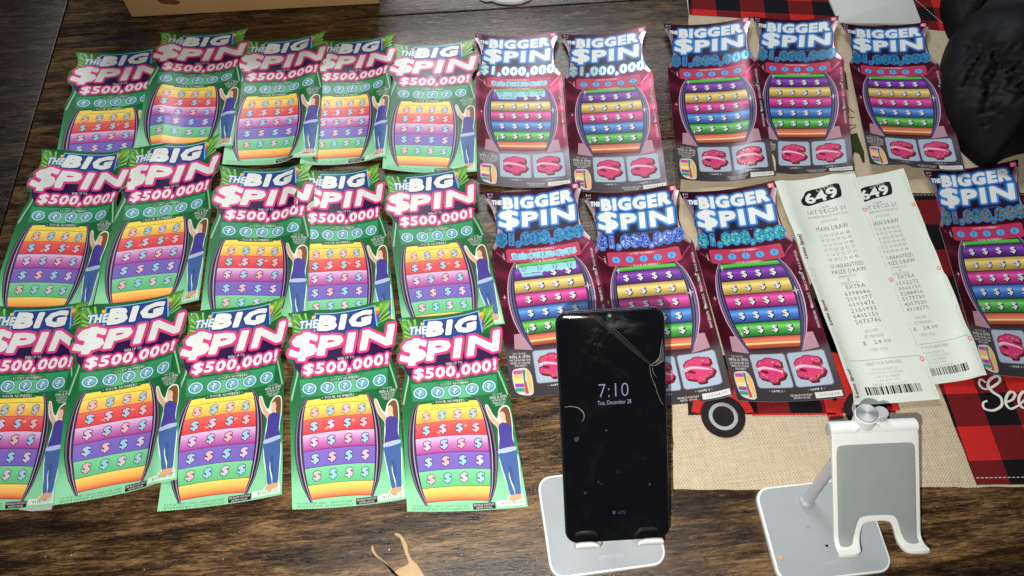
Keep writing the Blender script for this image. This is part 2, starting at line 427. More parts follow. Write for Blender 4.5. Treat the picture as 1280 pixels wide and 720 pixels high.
class Sheet:
    """corners: world XY of TL, TR, BR, BL; size of the flat art 100 x h; lattice Z of heights"""
    def __init__(s, corners, h, zc, sag, sagv=0., base=.0004, over=6):
        s.c = np.array(corners, float)[:, :2]; s.h = h; s.i0 = -8; s.j0 = -1
        s.ni, s.nj = 17, int(h/CELL)+4
        U, V = np.meshgrid((s.i0+np.arange(s.ni))*CELL, (s.j0+np.arange(s.nj))*CELL)
        a = np.clip((U+50)/100, -.05, 1.05); b = np.clip(V/h, -.05, 1.05)
        zb = zc[0]*(1-a)*(1-b)+zc[1]*a*(1-b)+zc[2]*a*b+zc[3]*(1-a)*b
        x = np.clip(np.abs(2*a-1), 0, 1.1); y = np.clip(np.abs(2*b-1), 0, 1.1)
        s.Z = base+zb*((1-sag)+sag*x**2)*((1-sagv)+sagv*y**2)
        s.U, s.V = U, V
    def xy(s, u, v):
        a = (u+50)/100; b = v/s.h; c = s.c
        k = [(1-a)*(1-b), a*(1-b), a*b, (1-a)*b]
        return sum(k[i][..., None]*c[i] for i in range(4))
    def height(s, u, v):
        a = u/CELL-s.i0; b = v/CELL-s.j0
        i = np.clip(np.floor(a+1e-7).astype(int), 0, s.ni-2); j = np.clip(np.floor(b+1e-7).astype(int), 0, s.nj-2); fa = a-i; fb = b-j
        Z = s.Z; z00, z10, z01, z11 = Z[j, i], Z[j, i+1], Z[j+1, i], Z[j+1, i+1]
        return np.where(fa >= fb, z00+fa*(z10-z00)+fb*(z11-z10), z00+fb*(z01-z00)+fa*(z11-z01))
    def inv(s, P):
        """world xy -> (u,v), by Newton on the bilinear patch"""
        u = np.zeros(len(P)); v = np.full(len(P), s.h/2)
        for _ in range(7):
            r = s.xy(u, v)-P; e = .5
            du = (s.xy(u+e, v)-s.xy(u-e, v)); dv = (s.xy(u, v+e)-s.xy(u, v-e))
            det = du[:, 0]*dv[:, 1]-du[:, 1]*dv[:, 0]
            u -= (r[:, 0]*dv[:, 1]-r[:, 1]*dv[:, 0])/det; v -= (du[:, 0]*r[:, 1]-du[:, 1]*r[:, 0])/det
        return u, v
    def normals(s, u, v):
        e = 4.
        def H(u, v):
            a = u/CELL-s.i0; b = v/CELL-s.j0; i = np.clip(np.floor(a).astype(int), 0, s.ni-2); j = np.clip(np.floor(b).astype(int), 0, s.nj-2); fa = a-i; fb = b-j; Z = s.Z
            return Z[j, i]*(1-fa)*(1-fb)+Z[j, i+1]*fa*(1-fb)+Z[j+1, i]*(1-fa)*fb+Z[j+1, i+1]*fa*fb
        A = np.concatenate([s.xy(u+e, v)-s.xy(u-e, v), (H(u+e, v)-H(u-e, v))[:, None]], 1)
        B = np.concatenate([s.xy(u, v-e)-s.xy(u, v+e), (H(u, v-e)-H(u, v+e))[:, None]], 1)
        n = np.cross(A, B); return n/np.linalg.norm(n, axis=1)[:, None]
    def build(s, name, baked, mats, parent, flat_back=False):
        uv, lay, F, C, Mt = baked
        xy = s.xy(uv[:, 0], uv[:, 1]); z = s.height(uv[:, 0], uv[:, 1])+lay*DL
        co = np.concatenate([xy, z[:, None]], 1)
        me = bpy.data.meshes.new(name)
        me.vertices.add(len(co)); me.vertices.foreach_set('co', co.ravel())
        me.loops.add(F.size); me.loops.foreach_set('vertex_index', F.ravel())
        me.polygons.add(len(F)); me.polygons.foreach_set('loop_start', np.arange(len(F))*3); me.polygons.foreach_set('loop_total', np.full(len(F), 3))
        me.update(calc_edges=True)
        at_ = me.color_attributes.new('ink', 'FLOAT_COLOR', 'CORNER')
        at_.data.foreach_set('color', np.concatenate([C.reshape(-1, 3), np.ones((F.size, 1))], 1).ravel())
        me.polygons.foreach_set('material_index', Mt.astype(int)); me.polygons.foreach_set('use_smooth', [True]*len(F))
        n = s.normals(uv[:, 0], uv[:, 1]); n[lay < 0] *= -1
        me.normals_split_custom_set_from_vertices(n.tolist())
        return meshobj(name, me, parent, mats)
placed = []
def drape(sh, margin=.0009):
    """let a sheet rest on the sheets already lying there"""
    P = sh.xy(sh.U.ravel(), sh.V.ravel()); Z0 = sh.Z.copy()
    lift = np.zeros(len(P))
    for t in placed:
        for ox, oy in ((0, 0), (.007, 0), (-.007, 0), (0, .007), (0, -.007)):
            Q = P+[ox, oy]; u, v = t.inv(Q)
            ins = (u > -52) & (u < 52) & (v > -1.5) & (v < t.h+1.5)
            if ins.any():
                hz = t.height(np.clip(u, -54, 54), np.clip(v, -4, t.h+4))
                lift = np.where(ins, np.maximum(lift, hz+margin-sh.Z.ravel()), lift)
    L = np.maximum(lift, 0).reshape(sh.Z.shape); K = L.copy()
    for _ in range(5):
        pad = np.pad(K, 1, mode='edge'); sm = (pad[:-2, 1:-1]+pad[2:, 1:-1]+pad[1:-1, :-2]+pad[1:-1, 2:]+2*K)/6
        K = np.maximum(L, sm)
    sh.Z = Z0+K; placed.append(sh)

def add_body(art, outline, colf, step=4., mat=0, back=(232, 232, 228), thick=10, edge=(214, 216, 210)):
    """the sheet itself: printed face with a colour function, white back and cut edge"""
    out = [tuple(p) for p in outline]; V = [Vector(p) for p in out]; n = len(V)
    g = [Vector((x, y)) for x in np.arange(-48, 49, step) for y in np.arange(step*.6, art.h, step)]
    vo, _, fo, *_ = delaunay_2d_cdt(V+g, [(i, (i+1) % n) for i in range(n)], [], 0, 1e-6)
    vo = np.array([tuple(p) for p in vo]); T = vo[np.array(fo)]
    cen = T.mean(1); O = np.array(out); inside = np.zeros(len(cen), bool)
    for i in range(n):
        a, b = O[i-1], O[i]
        if a[1] == b[1]: continue
        c = (a[1] > cen[:, 1]) != (b[1] > cen[:, 1]); inside ^= c & (cen[:, 0] < a[0]+(cen[:, 1]-a[1])*(b[0]-a[0])/(b[1]-a[1]))
    T = T[inside]; T = cut(np.concatenate([T, np.zeros(T.shape[:2]+(1,))], -1))[..., :2]
    art.add('card', T, lin(colf(T[..., 0], T[..., 1])), 0, mat)
    art.backT = T; art.back = back; art.outl = O; art.thick = thick; art.edge = edge
def build_rim(sh, art, parent, mat):
    """white back and edge of the sheet, a closed skin under the printed face"""
    O = art.outl; n = len(O); sub = []
    for i in range(n):
        a, b = O[i], O[(i+1) % n]; k = max(1, int(np.hypot(*(b-a))/4))
        for t in range(k): sub.append(a+(b-a)*t/k)
    S = np.array(sub); xy = sh.xy(S[:, 0], S[:, 1]); z = sh.height(S[:, 0], S[:, 1]); th = art.thick*DL; m = len(S)
    T = art.backT.reshape(-1, 2); key = np.round(T*500).astype(np.int64); _, fi, inv = np.unique(key, axis=0, return_index=True, return_inverse=True)
    B = T[fi]; F = inv.reshape(-1, 3); bz = sh.height(B[:, 0], B[:, 1])-th
    co = np.concatenate([np.c_[xy, z-.000002], np.c_[xy, z-th], np.c_[sh.xy(B[:, 0], B[:, 1]), bz]])
    faces = [(i, (i+1) % m, m+(i+1) % m, m+i) for i in range(m)]+[tuple(2*m+f) for f in F]
    me = bpy.data.meshes.new('paper_back'); me.from_pydata(co.tolist(), [], faces); me.update()
    return meshobj('paper_back', me, parent, [mat])
M_back = plain('white_card_stock', (222, 224, 216), .7, 0, .04, 60, .3)

def smoothstep(a, b, x):
    t = np.clip((x-a)/(b-a), 0, 1); return t*t*(3-2*t)
def mixc(a, b, t): return np.asarray(a, float)*(1-t[..., None])+np.asarray(b, float)*t[..., None]
def perforate(pts):
    """tiny bites along the torn top and bottom edges"""
    out = []
    for i, p in enumerate(pts):
        q = pts[(i+1) % len(pts)]; p = np.array(p, float); q = np.array(q, float)
        if abs(p[1]-q[1]) < .01 and abs(p[0]-q[0]) > 90:
            n = 44; s = 1 if p[1] < 1 else -1
            for k in range(n):
                out.append(p+(q-p)*k/n); out.append(p+(q-p)*(k+.5)/n+[0, s*.55])
        else: out.append(p)
    return out
WHITE = (226, 230, 224); PINKL = (222, 22, 126)

def green_art():
    A = Art(192.)
    R = [(50, 0), (48, 4), (46.4, 9), (45.4, 15), (46, 21), (51.5, 23.5), (53, 34), (52.5, 47), (49, 50), (46.2, 54), (45.6, 60), (46.4, 67), (48.6, 75), (49.8, 83), (50, 95), (50, 192)]
    L = [(-50, 192), (-50, 95), (-49.8, 83), (-48.6, 75), (-46.4, 67), (-45.6, 60), (-46.4, 55), (-51, 51), (-53, 44), (-52.6, 35), (-50, 29), (-46, 25), (-45.4, 15), (-46.4, 9), (-48, 4), (-50, 0)]
    out = perforate([(p[0], p[1]) for p in R]+L)
    def col(x, y):
        c = np.broadcast_to(np.array([10., 102, 48]), x.shape+(3,)).copy()
        lime = np.maximum(smoothstep(26, 0, np.hypot(x-44, (y-6)*1.1)), smoothstep(20, 0, np.hypot(x+46, (y-14)*1.0)))
        c = mixc(c, (150, 206, 60), lime[...]*.75)
        ray = (np.sin(np.arctan2(y-12, x)*15)*.5+.5)*smoothstep(60, 20, y)*.35
        c = c*(1-ray[..., None])+np.array([6, 60, 30])*ray[..., None]
        b = smoothstep(118, 178, y); c = mixc(c, (132, 208, 158), b)
        edge = smoothstep(30, 50, np.abs(x))*smoothstep(88, 140, y)*(1-b); c = mixc(c, (40, 160, 90), edge*.7)
        dk = smoothstep(70, 96, y)*smoothstep(150, 110, y)*smoothstep(24, 40, x); c = mixc(c, (8, 96, 44), dk*.8)
        return c
    add_body(A, out, col)
    # fine light rays at the top corners
    for sx in (1, -1):
        for k in range(5):
            a = math.radians(18+16*k); bx, by = 30*sx, 25
            d = np.array([math.cos(a)*sx, -math.sin(a)]); nrm = np.array([-d[1], d[0]])
            L_ = min((17 if sx > 0 else 14)/max(abs(d[0]), .2), 22/max(abs(d[1]), .2)); p0 = np.array([bx, by])
            A.add('title_print', [(p0, p0+d*L_-nrm*1.1, p0+d*L_+nrm*1.1)], (140, 200, 70), 1)
    for sx in (1, -1):     # pale swoosh beside the waist of the ticket
        c1 = spline([(43*sx, 54), (42*sx, 64), (45*sx, 78), (48*sx, 92)], 5, False); c2 = [p+[1.3*sx, -1] for p in c1]
        A.addc('title_print', strip(c1, c2, (170, 214, 180), (90, 170, 110)), 1)
    for i, (c_) in enumerate([(250, 190, 50), (230, 80, 60), (130, 70, 160), (70, 80, 190)]):   # slivers of a wheel either side of the title
        A.add('title_print', poly([(31, 6+4*i), (36.5, 5.5+4*i), (36.8, 9.4+4*i), (31, 10+4*i)]), c_, 1)
        A.add('title_print', poly([(-27, 7+4*i), (-23, 7+4*i), (-23, 10.6+4*i), (-27, 10.6+4*i)]), c_, 1)
    A.add('title_print', poly([(-24, 4.2), (33, 3), (34.6, 26), (-26, 26)]), (120, 190, 226), 1.6)
    A.add('title_print', poly([(-23, 5.2), (32, 4), (33.4, 26), (-25, 26)]), (18, 62, 140), 2)
    f = fat('BIG', 51, 17, 4, 14.5, [1.55, 2.7], .6, .24, 0, 1.12)
    A.add('title_print', f[1], (14, 44, 118), 2.8); A.add('title_print', f[0], WHITE, 4)
    f = fat('THE', 17.5, 9, -30.5, 15.4, [.55, 1.3], .4, .18, 0, 1.15)
    A.add('title_print', f[1], (30, 84, 150), 3.0); A.add('title_print', f[0], (206, 226, 226), 4)
    A.add('title_print', poly([(-47, 44), (47, 40), (46, 58), (40, 66), (-40, 66), (-45, 58)]), (42, 8, 66), 2.2)
    f1 = fat('$', 25, 28.5, -35.8, 37.6, [1.45, 3.8], .5, .24)
    f2 = fat('PIN', 72, 20.5, 13.2, 37.4, [1.5, 3.9], .5, .24, 0, 1.12)
    for q in (f1, f2):
        A.add('title_print', q[1], PINKL, 5 if q is f2 else 5.5); A.add('title_print', q[0], WHITE, 7)
    A.add('prize_print', text('WIN UP TO', 16, 2.9, 2, 52.6, 0, 0), WHITE, 7)
    f = fat("$500,000!", 80, 13.0, 2.5, 61.2, [.6, 2.5], .45, .14, 0, 1.08)
    A.add('prize_print', f[1], (208, 24, 118), 3.5); A.add('prize_print', f[0], (240, 226, 230), 5.5)
    A.add('prize_print', disc(45.5, 56.5, 1.3, n=8), (208, 24, 118), 6)
    # number panel
    A.addc('number_panel', strip([(-41, 71), (-14, 70), (14, 70), (41, 70)], [(-40, 89), (-14, 88), (14, 88), (40, 88)], (40, 150, 96), (30, 134, 84)), 1)
    for x0 in (-9, 3): A.add('number_panel', poly([(x0, 70.3), (x0+5, 70.3), (x0+12, 88), (x0-7, 88)]), (90, 184, 130), 1.5)
    A.add('caption_strip.0', poly([(-16, 71.2), (17, 71.2), (17, 75.2), (-16, 75.2)]), (20, 110, 60), 2)
    A.add('caption_strip.0', text('\u2022 LUCKY NUMBERS \u2022', 31, 2.6, .5, 73.2), WHITE, 3)
    A.add('caption_strip.1', poly([(-23, 88.2), (12, 88.2), (12, 92.6), (-23, 92.6)]), (12, 90, 44), 2.2)
    A.add('caption_strip.1', text('\u2022 YOUR NUMBERS \u2022', 32, 2.8, -5.5, 90.4), WHITE, 3.4)
    for i, x in enumerate((-32.5, -16.2, 0, 16.3, 32.5)):
        P = 'number_spot.%d' % i
        y = 80.6
        A.add(P, disc(x, y, 6.9, 6.1), (20, 92, 72), 3.6)
        A.add(P, disc(x, y, 6.4, 5.7), (190, 222, 226), 4)
        A.add(P, disc(x, y, 5.2, 4.6), (66, 150, 176), 4.6); A.add(P, disc(x, y-.6, 4.0, 3.2), (112, 186, 204), 5.2)
        f = fat('?', 4.4, 6.6, x, y, [.22, .7], .3)
        A.add(P, f[1], (30, 96, 130), 5.8); A.add(P, f[0], (206, 226, 228), 6.6)
    # wheel
    vs = [93, 99.5, 112, 126, 141.5, 157, 172.5, 185]
    def xl(v): return np.interp(v, [89, 96, 109, 125, 141, 156, 172, 187], [-33, -36.2, -38.6, -39.8, -39.9, -39, -36.8, -33])
    def xr(v): return np.interp(v, [89, 96, 109, 125, 141, 156, 172, 187], [18, 21, 23.6, 24.8, 24.8, 23.6, 21.6, 17.5])
    def arch(x, v, k=2.4): return v-k*(1-((x+7.5)/32)**2)
    cols = [((250, 226, 70), (246, 208, 60)), ((252, 226, 90), (240, 158, 48)), ((236, 90, 80), (214, 30, 44)), ((226, 190, 226), (166, 40, 140)),
            ((124, 96, 190), (110, 92, 186)), ((120, 206, 150), (86, 186, 120)), ((252, 214, 90), (216, 60, 40))]
    sym = fat('$', 6.6, 9.2, 0, 0, [.32, .95], .33, .1)
    shade = [(166, 196, 216), (226, 178, 184), (150, 200, 222), (212, 192, 214)]
    for i in range(7):
        n = 9; P = 'wheel_band.%d' % i
        def row(v):
            X = np.linspace(xl(v), xr(v), n); return [(x, arch(x, v)) for x in X]
        v0, v1 = vs[i], vs[i+1]; vm = (v0+v1)/2
        c0, c1 = [np.array(c, float) for c in cols[i]]; cm = (c0+c1)/2
        if i in (2,): cm = np.array((228, 60, 62.))
        if i == 6: cm = np.array((250, 176, 70.))
        A.addc(P, strip(row(v0), row(vm), c0, cm), 2); A.addc(P, strip(row(vm), row(v1), cm, c1), 2)
        dk = tuple(c1*.45); A.addc(P, strip([(x, y-.45) for x, y in row(v1)], row(v1), dk, dk), 2.8)
        if 1 <= i <= 5:
            for k in range(4):
                x = xl(vm)+(xr(vm)-xl(vm))*(.155+.235*k); y = arch(x, vm)
                A.add(P, sym[1]+[x, y], tuple(c1*.62), 3.4); A.add(P, sym[0]+[x, y], shade[(k+i) % 4], 4.6)
        if i in (1, 2):
            for gx, gy, r in ((-18, 3, 7), (6, -2, 5)):
                pt = np.array([gx, arch(gx, vm)+gy])
                for a in range(6):
                    d = np.array([math.cos(a*1.047+.3), math.sin(a*1.047+.3)*.7])*r*.55; nn = np.array([-d[1], d[0]])*.07
                    A.add(P, [(pt-nn, pt+nn, pt+d)], (255, 236, 190), 3)
    vv = np.linspace(90.5, 187.5, 14)
    for side, fx, s in (('l', xl, -1), ('r', xr, 1)):
        def line(o, vsft=0): return [(fx(v)+s*o*(math.sin(math.pi*np.clip((v-84)/108, 0, 1))**.6), arch(fx(v), v)+vsft) for v in vv]
        for (o0, o1, c0, c1, ly) in ((-.3, 7.0, (58, 40, 66), (40, 34, 48), 3), (1.4, 2.4, (150, 110, 170), (200, 180, 215), 3.8), (3.1, 4.2, (20, 14, 26), (20, 14, 26), 3.8), (4.8, 6.2, (128, 116, 140), (96, 84, 108), 3.8)):
            A.addc('wheel_rim.%s' % side, strip(line(o0), line(o1), c0, c1), ly)
    # woman turning the wheel
    K = lambda pts, c, ly, n=4: A.add('figure_print', poly(spline(pts, n)), c, ly)
    bodyo = [(26.2, 99), (29, 98.5), (32, 107), (35.6, 112), (38, 105), (42, 101.2), (46.5, 102), (48.6, 107), (48.6, 120), (47.4, 128), (47.2, 141), (49, 150), (48.2, 164), (47, 178), (47.4, 185.5), (36, 187), (33.6, 184), (37, 179), (34, 165), (32.2, 152), (32.8, 142), (34, 128), (34.4, 121), (29, 112)]
    K(bodyo, (214, 236, 214), 4)
    K([(27, 100), (28.6, 99.6), (31.6, 108.5), (36, 115.5), (39.4, 119), (37, 123.5), (33.5, 119), (29.4, 110.5)], (224, 170, 132), 5)
    K([(38.6, 107), (42, 103), (46, 103), (47.8, 108), (47.8, 119), (46.6, 126), (43.6, 122), (43, 115), (40, 113)], (122, 74, 44), 5.4)
    K([(38.4, 108), (41.4, 106.6), (43.2, 110), (42.6, 115), (40, 117.6), (38.2, 114)], (232, 184, 150), 6)
    K([(36.6, 118), (40, 116.6), (44, 118), (47, 122), (46.4, 132), (46.4, 141), (34, 142), (35, 130), (35.4, 122)], (66, 56, 148), 6.6, 5)
    K([(33.6, 140.6), (46.8, 139.6), (47, 143), (33.4, 144)], (176, 190, 226), 7.2)
    K([(33.6, 143.4), (46.8, 142.4), (48, 151), (47.2, 164), (46, 181), (41.6, 182), (41.2, 165), (39.8, 158), (38.4, 166), (41, 181), (37.6, 182), (35.2, 166), (33, 152)], (60, 96, 160), 6.6, 5)
    A.add('figure_print', poly([(38.6, 156), (41.6, 156), (42.4, 168), (41.6, 176), (39.4, 168)]), (52, 84, 140), 7.2)
    K([(35, 184.6), (38, 181), (45.6, 181), (46, 184), (40, 185.8)], (216, 160, 116), 7.0)
    # texts
    for ln, (s_, ww, hh) in enumerate((('YOU COULD', 9.5, 1.7), ('WIN A SPIN', 15.5, 3.0), ('ON THE BIG SPIN', 13, 1.9), ('WHEEL AT A BIG', 12, 1.7), ('SPIN EVENT!', 8.5, 1.6))):
        y = [89.6, 92.5, 95.4, 97.8, 99.9][ln]
        A.add('offer_print', text(s_, ww, hh, 39+ln*.2, y, 0, .04), WHITE, 8)
    A.add('fine_print', text("IT'S YOUR TICKET \u2022 SIGN IT \u2022 CHECK YOUR TICKET", 47, 1.8, -22, 187.2), (10, 40, 20), 2)
    A.add('fine_print', text('GET YOUR TICKET BACK \u2022 GET YOUR VALIDATION SLIP', 48, 1.8, -22, 189.8), (10, 40, 20), 2)
    A.add('instructions_print', rrect(4.5, 185.6, 23.5, 191, .6), (40, 30, 40), 3.5)
    A.add('instructions_print', text('SEE BACK FOR PLAY', 17.5, 1.7, 14, 187.2), (236, 236, 226), 5); A.add('instructions_print', text('INSTRUCTIONS', 13, 1.6, 14, 189.6), (236, 236, 226), 5)
    for s_, y, ww in (('$5', 3.2, 4.4), ('TICKET', 6.3, 4.6)):
        A.add('price_mark', text(s_, ww, 2.4 if s_ == '$5' else 1.1, -43, y), (206, 224, 200), 2)
    for i in range(2): A.add('serial_label', rrect(24.5, 184.6, 48.4, 189.8, .4) if i == 0 else [], (208, 230, 208), 4)
    return A

def pink_art(scratched=False):
    A = Art(242.)
    R = [(50, 0), (48.6, 8), (47.6, 14), (44.6, 24), (43, 34), (42.6, 46), (43, 56), (45, 66), (48.6, 73), (50, 78), (50, 242)]
    L = [(-p[0], p[1]) for p in R[::-1]]
    out = perforate(R+L)
    def col(x, y):
        c = np.broadcast_to(np.array([82., 9, 32]), x.shape+(3,)).copy()
        c = mixc(c, (60, 8, 32), smoothstep(24, 0, y))
        ang = np.arctan2(y-125, x); ray = (np.sin(ang*9+1)*.5+.5)**3
        c = mixc(c, (210, 34, 112), ray*smoothstep(60, 84, y)*smoothstep(190, 150, y)*.4)
        c = mixc(c, (104, 96, 100), smoothstep(182, 196, y)); c = mixc(c, (82, 76, 80), smoothstep(200, 236, y))
        return c
    add_body(A, out, col, 4., 1)
    for sx in (1, -1):     # silvery swoosh inside the waist
        c1 = spline([(49*sx, 10), (44*sx, 24), (42*sx, 38), (41.6*sx, 50), (43.6*sx, 62), (48.4*sx, 73)], 5, False)
        c2 = spline([(45.5*sx, 7), (39*sx, 20), (36*sx, 37), (36.4*sx, 52), (39*sx, 65), (47.2*sx, 77)], 5, False)
        A.addc('title_print', strip(c1, c2, (206, 188, 194), (150, 84, 108)), 1, 1)
        c3 = spline([(46*sx, 78), (40*sx, 84), (36*sx, 90)], 3, False)
        A.addc('title_print', strip(c3, [np.array(p)+[0, 2.6] for p in c3], (196, 60, 118), (150, 30, 80)), 1, 1)
    A.add('title_print', poly([(-40, 25), (-37, 8), (41, 7), (39, 24), (42, 25), (40, 56), (-36, 57)]), (22, 12, 40), 1.6)
    for s_, ww, hh, cx, cy, r, lay, sp_ in (('BIGGER', 72, 16, 3.5, 15.5, [1.2, 2.8, 4.2], 2.2, 1.14), ('$', 21, 27, -28.5, 37.6, [1.2, 3.1, 4.8], 3.2, 1.1), ('PIN', 54, 20, 11.5, 37.4, [1.35, 3.2, 4.8], 2.8, 1.14)):
        f = fat(s_, ww, hh, cx, cy, r, .6, .1, 0, sp_)
        A.add('title_print', f[2], (14, 56, 132), lay); A.add('title_print', f[1], (36, 132, 206), lay+1.4); A.add('title_print', f[0], (230, 234, 232), lay+4)
    f = fat('THE', 11, 6.5, -38.4, 14.5, [.5, 1.1], .35, .1)
    A.add('title_print', f[1], (20, 60, 130), 7); A.add('title_print', f[0], (214, 224, 226), 8)
    A.add('prize_print', text('YOU COULD WIN UP TO', 35, 2.5, 2, 53.4), (90, 130, 200), 7)
    f = fat('$1,000,000', 86, 17, -.5, 63.4, [.75, 2.1], .4, .1, 0, 1.14)
    A.add('prize_print', f[1], (28, 118, 196), 3); A.add('prize_print', f[0], (30, 160, 200), 5, 1)
    # lucky numbers
    A.add('number_panel', rrect(-36.5, 75, 36.5, 92, 3), (188, 24, 80), 1.6)
    A.add('number_panel', text('\u2022 LUCKY NUMBERS \u2022', 28, 2.5, -.5, 77.4), WHITE, 3)
    A.add('number_panel', text('\u2022 YOUR NUMBERS \u2022', 29, 2.6, .5, 92.0), WHITE, 6.4)
    A.add('number_panel', text('GAME 1', 8, 1.8, -39.2, 84, 0, -math.pi/2), WHITE, 3)
    if not scratched:
        for i, x in enumerate((-28, -14, 0, 14, 28)):
            P = 'number_spot.%d' % i
            A.add(P, disc(x, 84.2, 4.5, 4.1), (20, 80, 160), 3); A.add(P, disc(x, 84.2, 4.1, 3.7), (74, 168, 226), 3.6)
            A.add(P, text('$', 2.6, 4.6, x, 84.2), (24, 90, 170), 4.4)
    else:
        top = [(x, 80.6+math.sin(x*.7)*.8+rng.uniform(-.5, .5)) for x in np.linspace(-32, 32, 22)]
        bot = [(x, 88.2+math.sin(x*.9)*.7+rng.uniform(-.5, .5)) for x in np.linspace(-31, 33, 22)]
        A.addc('scratched_strip', strip(top, bot, (150, 210, 226), (128, 196, 220)), 3)
        for i, x in enumerate((-27, -13, 0, 14, 27)):
            A.add('scratched_strip', text(['09', '16', '13', '06', '30'][i], 5, 4.2, x, 83.6), (40, 80, 110), 4)
            A.add('scratched_strip', text(['NINE', 'SIXTN', 'THIRTN', 'SIX', 'THIRTY'][i], 5, 1.0, x, 87.), (60, 96, 120), 4)
        for k in range(26):
            x, y = rng.uniform(-33, 33), rng.choice([80, 89]) + rng.uniform(-1, 1)
            A.add('scratched_strip', disc(x, y, rng.uniform(.3, 1.2), rng.uniform(.2, .6), 6), (206, 222, 226), 4.4)
    vs = [94, 99.5, 114.5, 130, 145.8, 161.5, 177, 190]
    def xl(v): return np.interp(v, [90, 97, 109, 125, 143, 160, 176, 190], [-26, -29, -32, -33.6, -33.6, -32, -28.8, -24])
    def xr(v): return np.interp(v, [90, 97, 109, 125, 143, 160, 176, 190], [27, 30, 33.2, 34.6, 34.2, 32.4, 29, 24.6])
    def arch(x, v, k=1.8): return v-k*(1-(x/34)**2)
    cols = [((40, 150, 40), (90, 200, 70)), ((64, 14, 108), (150, 60, 190)), ((176, 140, 60), (246, 222, 120)), ((150, 8, 100), (240, 70, 170)), ((20, 60, 150), (84, 160, 232)), ((16, 110, 30), (110, 210, 90)), ((170, 60, 40), (226, 120, 90))]
    sym = fat('$', 5.6, 8.2, 0, 0, [.22, .8], .33, 0)
    for i in range(7):
        n = 9; P = 'wheel_band.%d' % i
        def row(v): return [(x, arch(x, v)) for x in np.linspace(xl(v), xr(v), n)]
        v0, v1 = vs[i], vs[i+1]; c0, c1 = [np.array(c, float) for c in cols[i]]
        A.addc(P, strip(row(v0), row(v0+(v1-v0)*.32), c0, c1), 2)
        A.addc(P, strip(row(v0+(v1-v0)*.32), row(v0+(v1-v0)*.55), c1, (c0+c1)/2), 2)
        A.addc(P, strip(row(v0+(v1-v0)*.55), row(v1), (c0+c1)/2, c0*.75), 2)
        dk = tuple(c0*.3); A.addc(P, strip([(x, y-.8) for x, y in row(v1)], row(v1), dk, dk), 2.8)
        if i == 6: A.addc(P, strip(row(183.2), row(185.2), (250, 214, 120), (240, 190, 100)), 3)
        if 1 <= i <= 5:
            if i == 1 and scratched:
                t = [(x, arch(x, 98.5)+rng.uniform(-.6, .6)) for x in np.linspace(-27, 30, 20)]; b = [(x, arch(x, 106.6)+math.sin(x)*.8+rng.uniform(-.7, .7)) for x in np.linspace(-24, 29, 20)]
                A.addc(P, strip(t, b, (134, 204, 222), (150, 214, 220)), 3.2)
                for x, s_ in ((-21, '27'), (-6, '22'), (9, '33'), (24, '10')): A.add(P, text(s_, 5, 4.4, x, arch(x, 102)), (36, 66, 96), 4.2)
                t = [(x, arch(x, 107.5)) for x in (-24, -18, -12, -4)]; A.addc(P, strip(t, [(x, y+3.4) for x, y in t], (140, 206, 222), (120, 190, 212)), 4)
                A.add(P, text('TEN', 6, 2.6, -9, 110), (30, 50, 80), 5)
            for k in range(4):
                vm = (v0+v1)/2; x = -21.5+14.2*k; y = arch(x, vm)+(1.5 if i == 1 and scratched else 0)
                if i == 1 and scratched and k < 2: continue
                A.add(P, sym[1]+[x+.5, y+.5], tuple(c0*.5), 3.4); A.add(P, sym[0]+[x, y], (214, 216, 222), 4.6)
    vv = np.linspace(92, 192, 14)
    for side, fx, s in (('l', xl, -1), ('r', xr, 1)):
        def line(o): return [(fx(v)+s*o*(math.sin(math.pi*np.clip((v-86)/112, 0, 1))**.6), arch(fx(v), v)) for v in vv]
        for (o0, o1, c0, c1, ly) in ((-.3, 7.2, (40, 30, 56), (30, 22, 40), 3), (1.2, 2.6, (70, 64, 120), (90, 84, 140), 3.8), (4.0, 5.8, (120, 120, 160), (84, 84, 120), 3.8), (6.4, 7.6, (226, 170, 200), (200, 140, 180), 3.8)):
            A.addc('wheel_rim.%s' % side, strip(line(o0), line(o1), c0, c1), ly)
    for sx, x0, x1 in ((-1, -40, -27), (1, 27, 40)):
        P = [(sx*31.5, 174.5), (sx*40, 175), (sx*41.5, 191), (sx*25, 193)]
        A.add('wheel_rim.%s' % ('l' if sx < 0 else 'r'), poly(P), (176, 132, 146), 2.4)
    for si_, (px_, py_, r) in enumerate(((-28, 97, 4.5), (36.5, 130, 5.5), (-27, 172, 4), (-44, 133, 3), (45, 112, 2.6), (46, 150, 2.6))):
        for a in range(4):
            d = np.array([math.cos(a*math.pi/2), math.sin(a*math.pi/2)])*r*(1 if a % 2 else .75); nn = np.array([-d[1], d[0]])*.14
            A.add('sparkle.%d' % si_, [(np.array([px_, py_])-nn, np.array([px_, py_])+nn, np.array([px_, py_])+d)], (226, 214, 226), 6.2)
    # side legend up the right border
    for j, (s_, y, L_) in enumerate((('MATCH ANY OF YOUR', 98, 22), ('NUMBERS TO EITHER', 122, 20), ('LUCKY NUMBER', 143, 16), ('WIN PRIZE SHOWN', 163, 18))):
        A.add('side_legend.%d' % j, text(s_, L_, 2.2, 46.6, y, 0, math.pi/2), (230, 226, 228), 2)
    for ln, (s_, ww, hh) in enumerate((('YOU COULD', 12, 1.9), ('WIN A SPIN', 19, 3.4), ('ON THE BIGGER SPIN', 19, 2.2), ('WHEEL AT A BIGGER', 18, 2.0), ('SPIN EVENT!', 11, 2.0))):
        A.add('offer_print', text(s_, ww, hh, -38, [196.2, 199.6, 203.2, 206.2, 209][ln]), (224, 222, 220), 2)
    # little wheel
    A.add('wheel_picture', poly(spline([(-46, 214), (-40, 211.6), (-33, 212), (-29.5, 220), (-29.5, 232), (-31, 239), (-38, 239.6), (-45, 236), (-47, 225)], 3)), (206, 196, 190), 2)
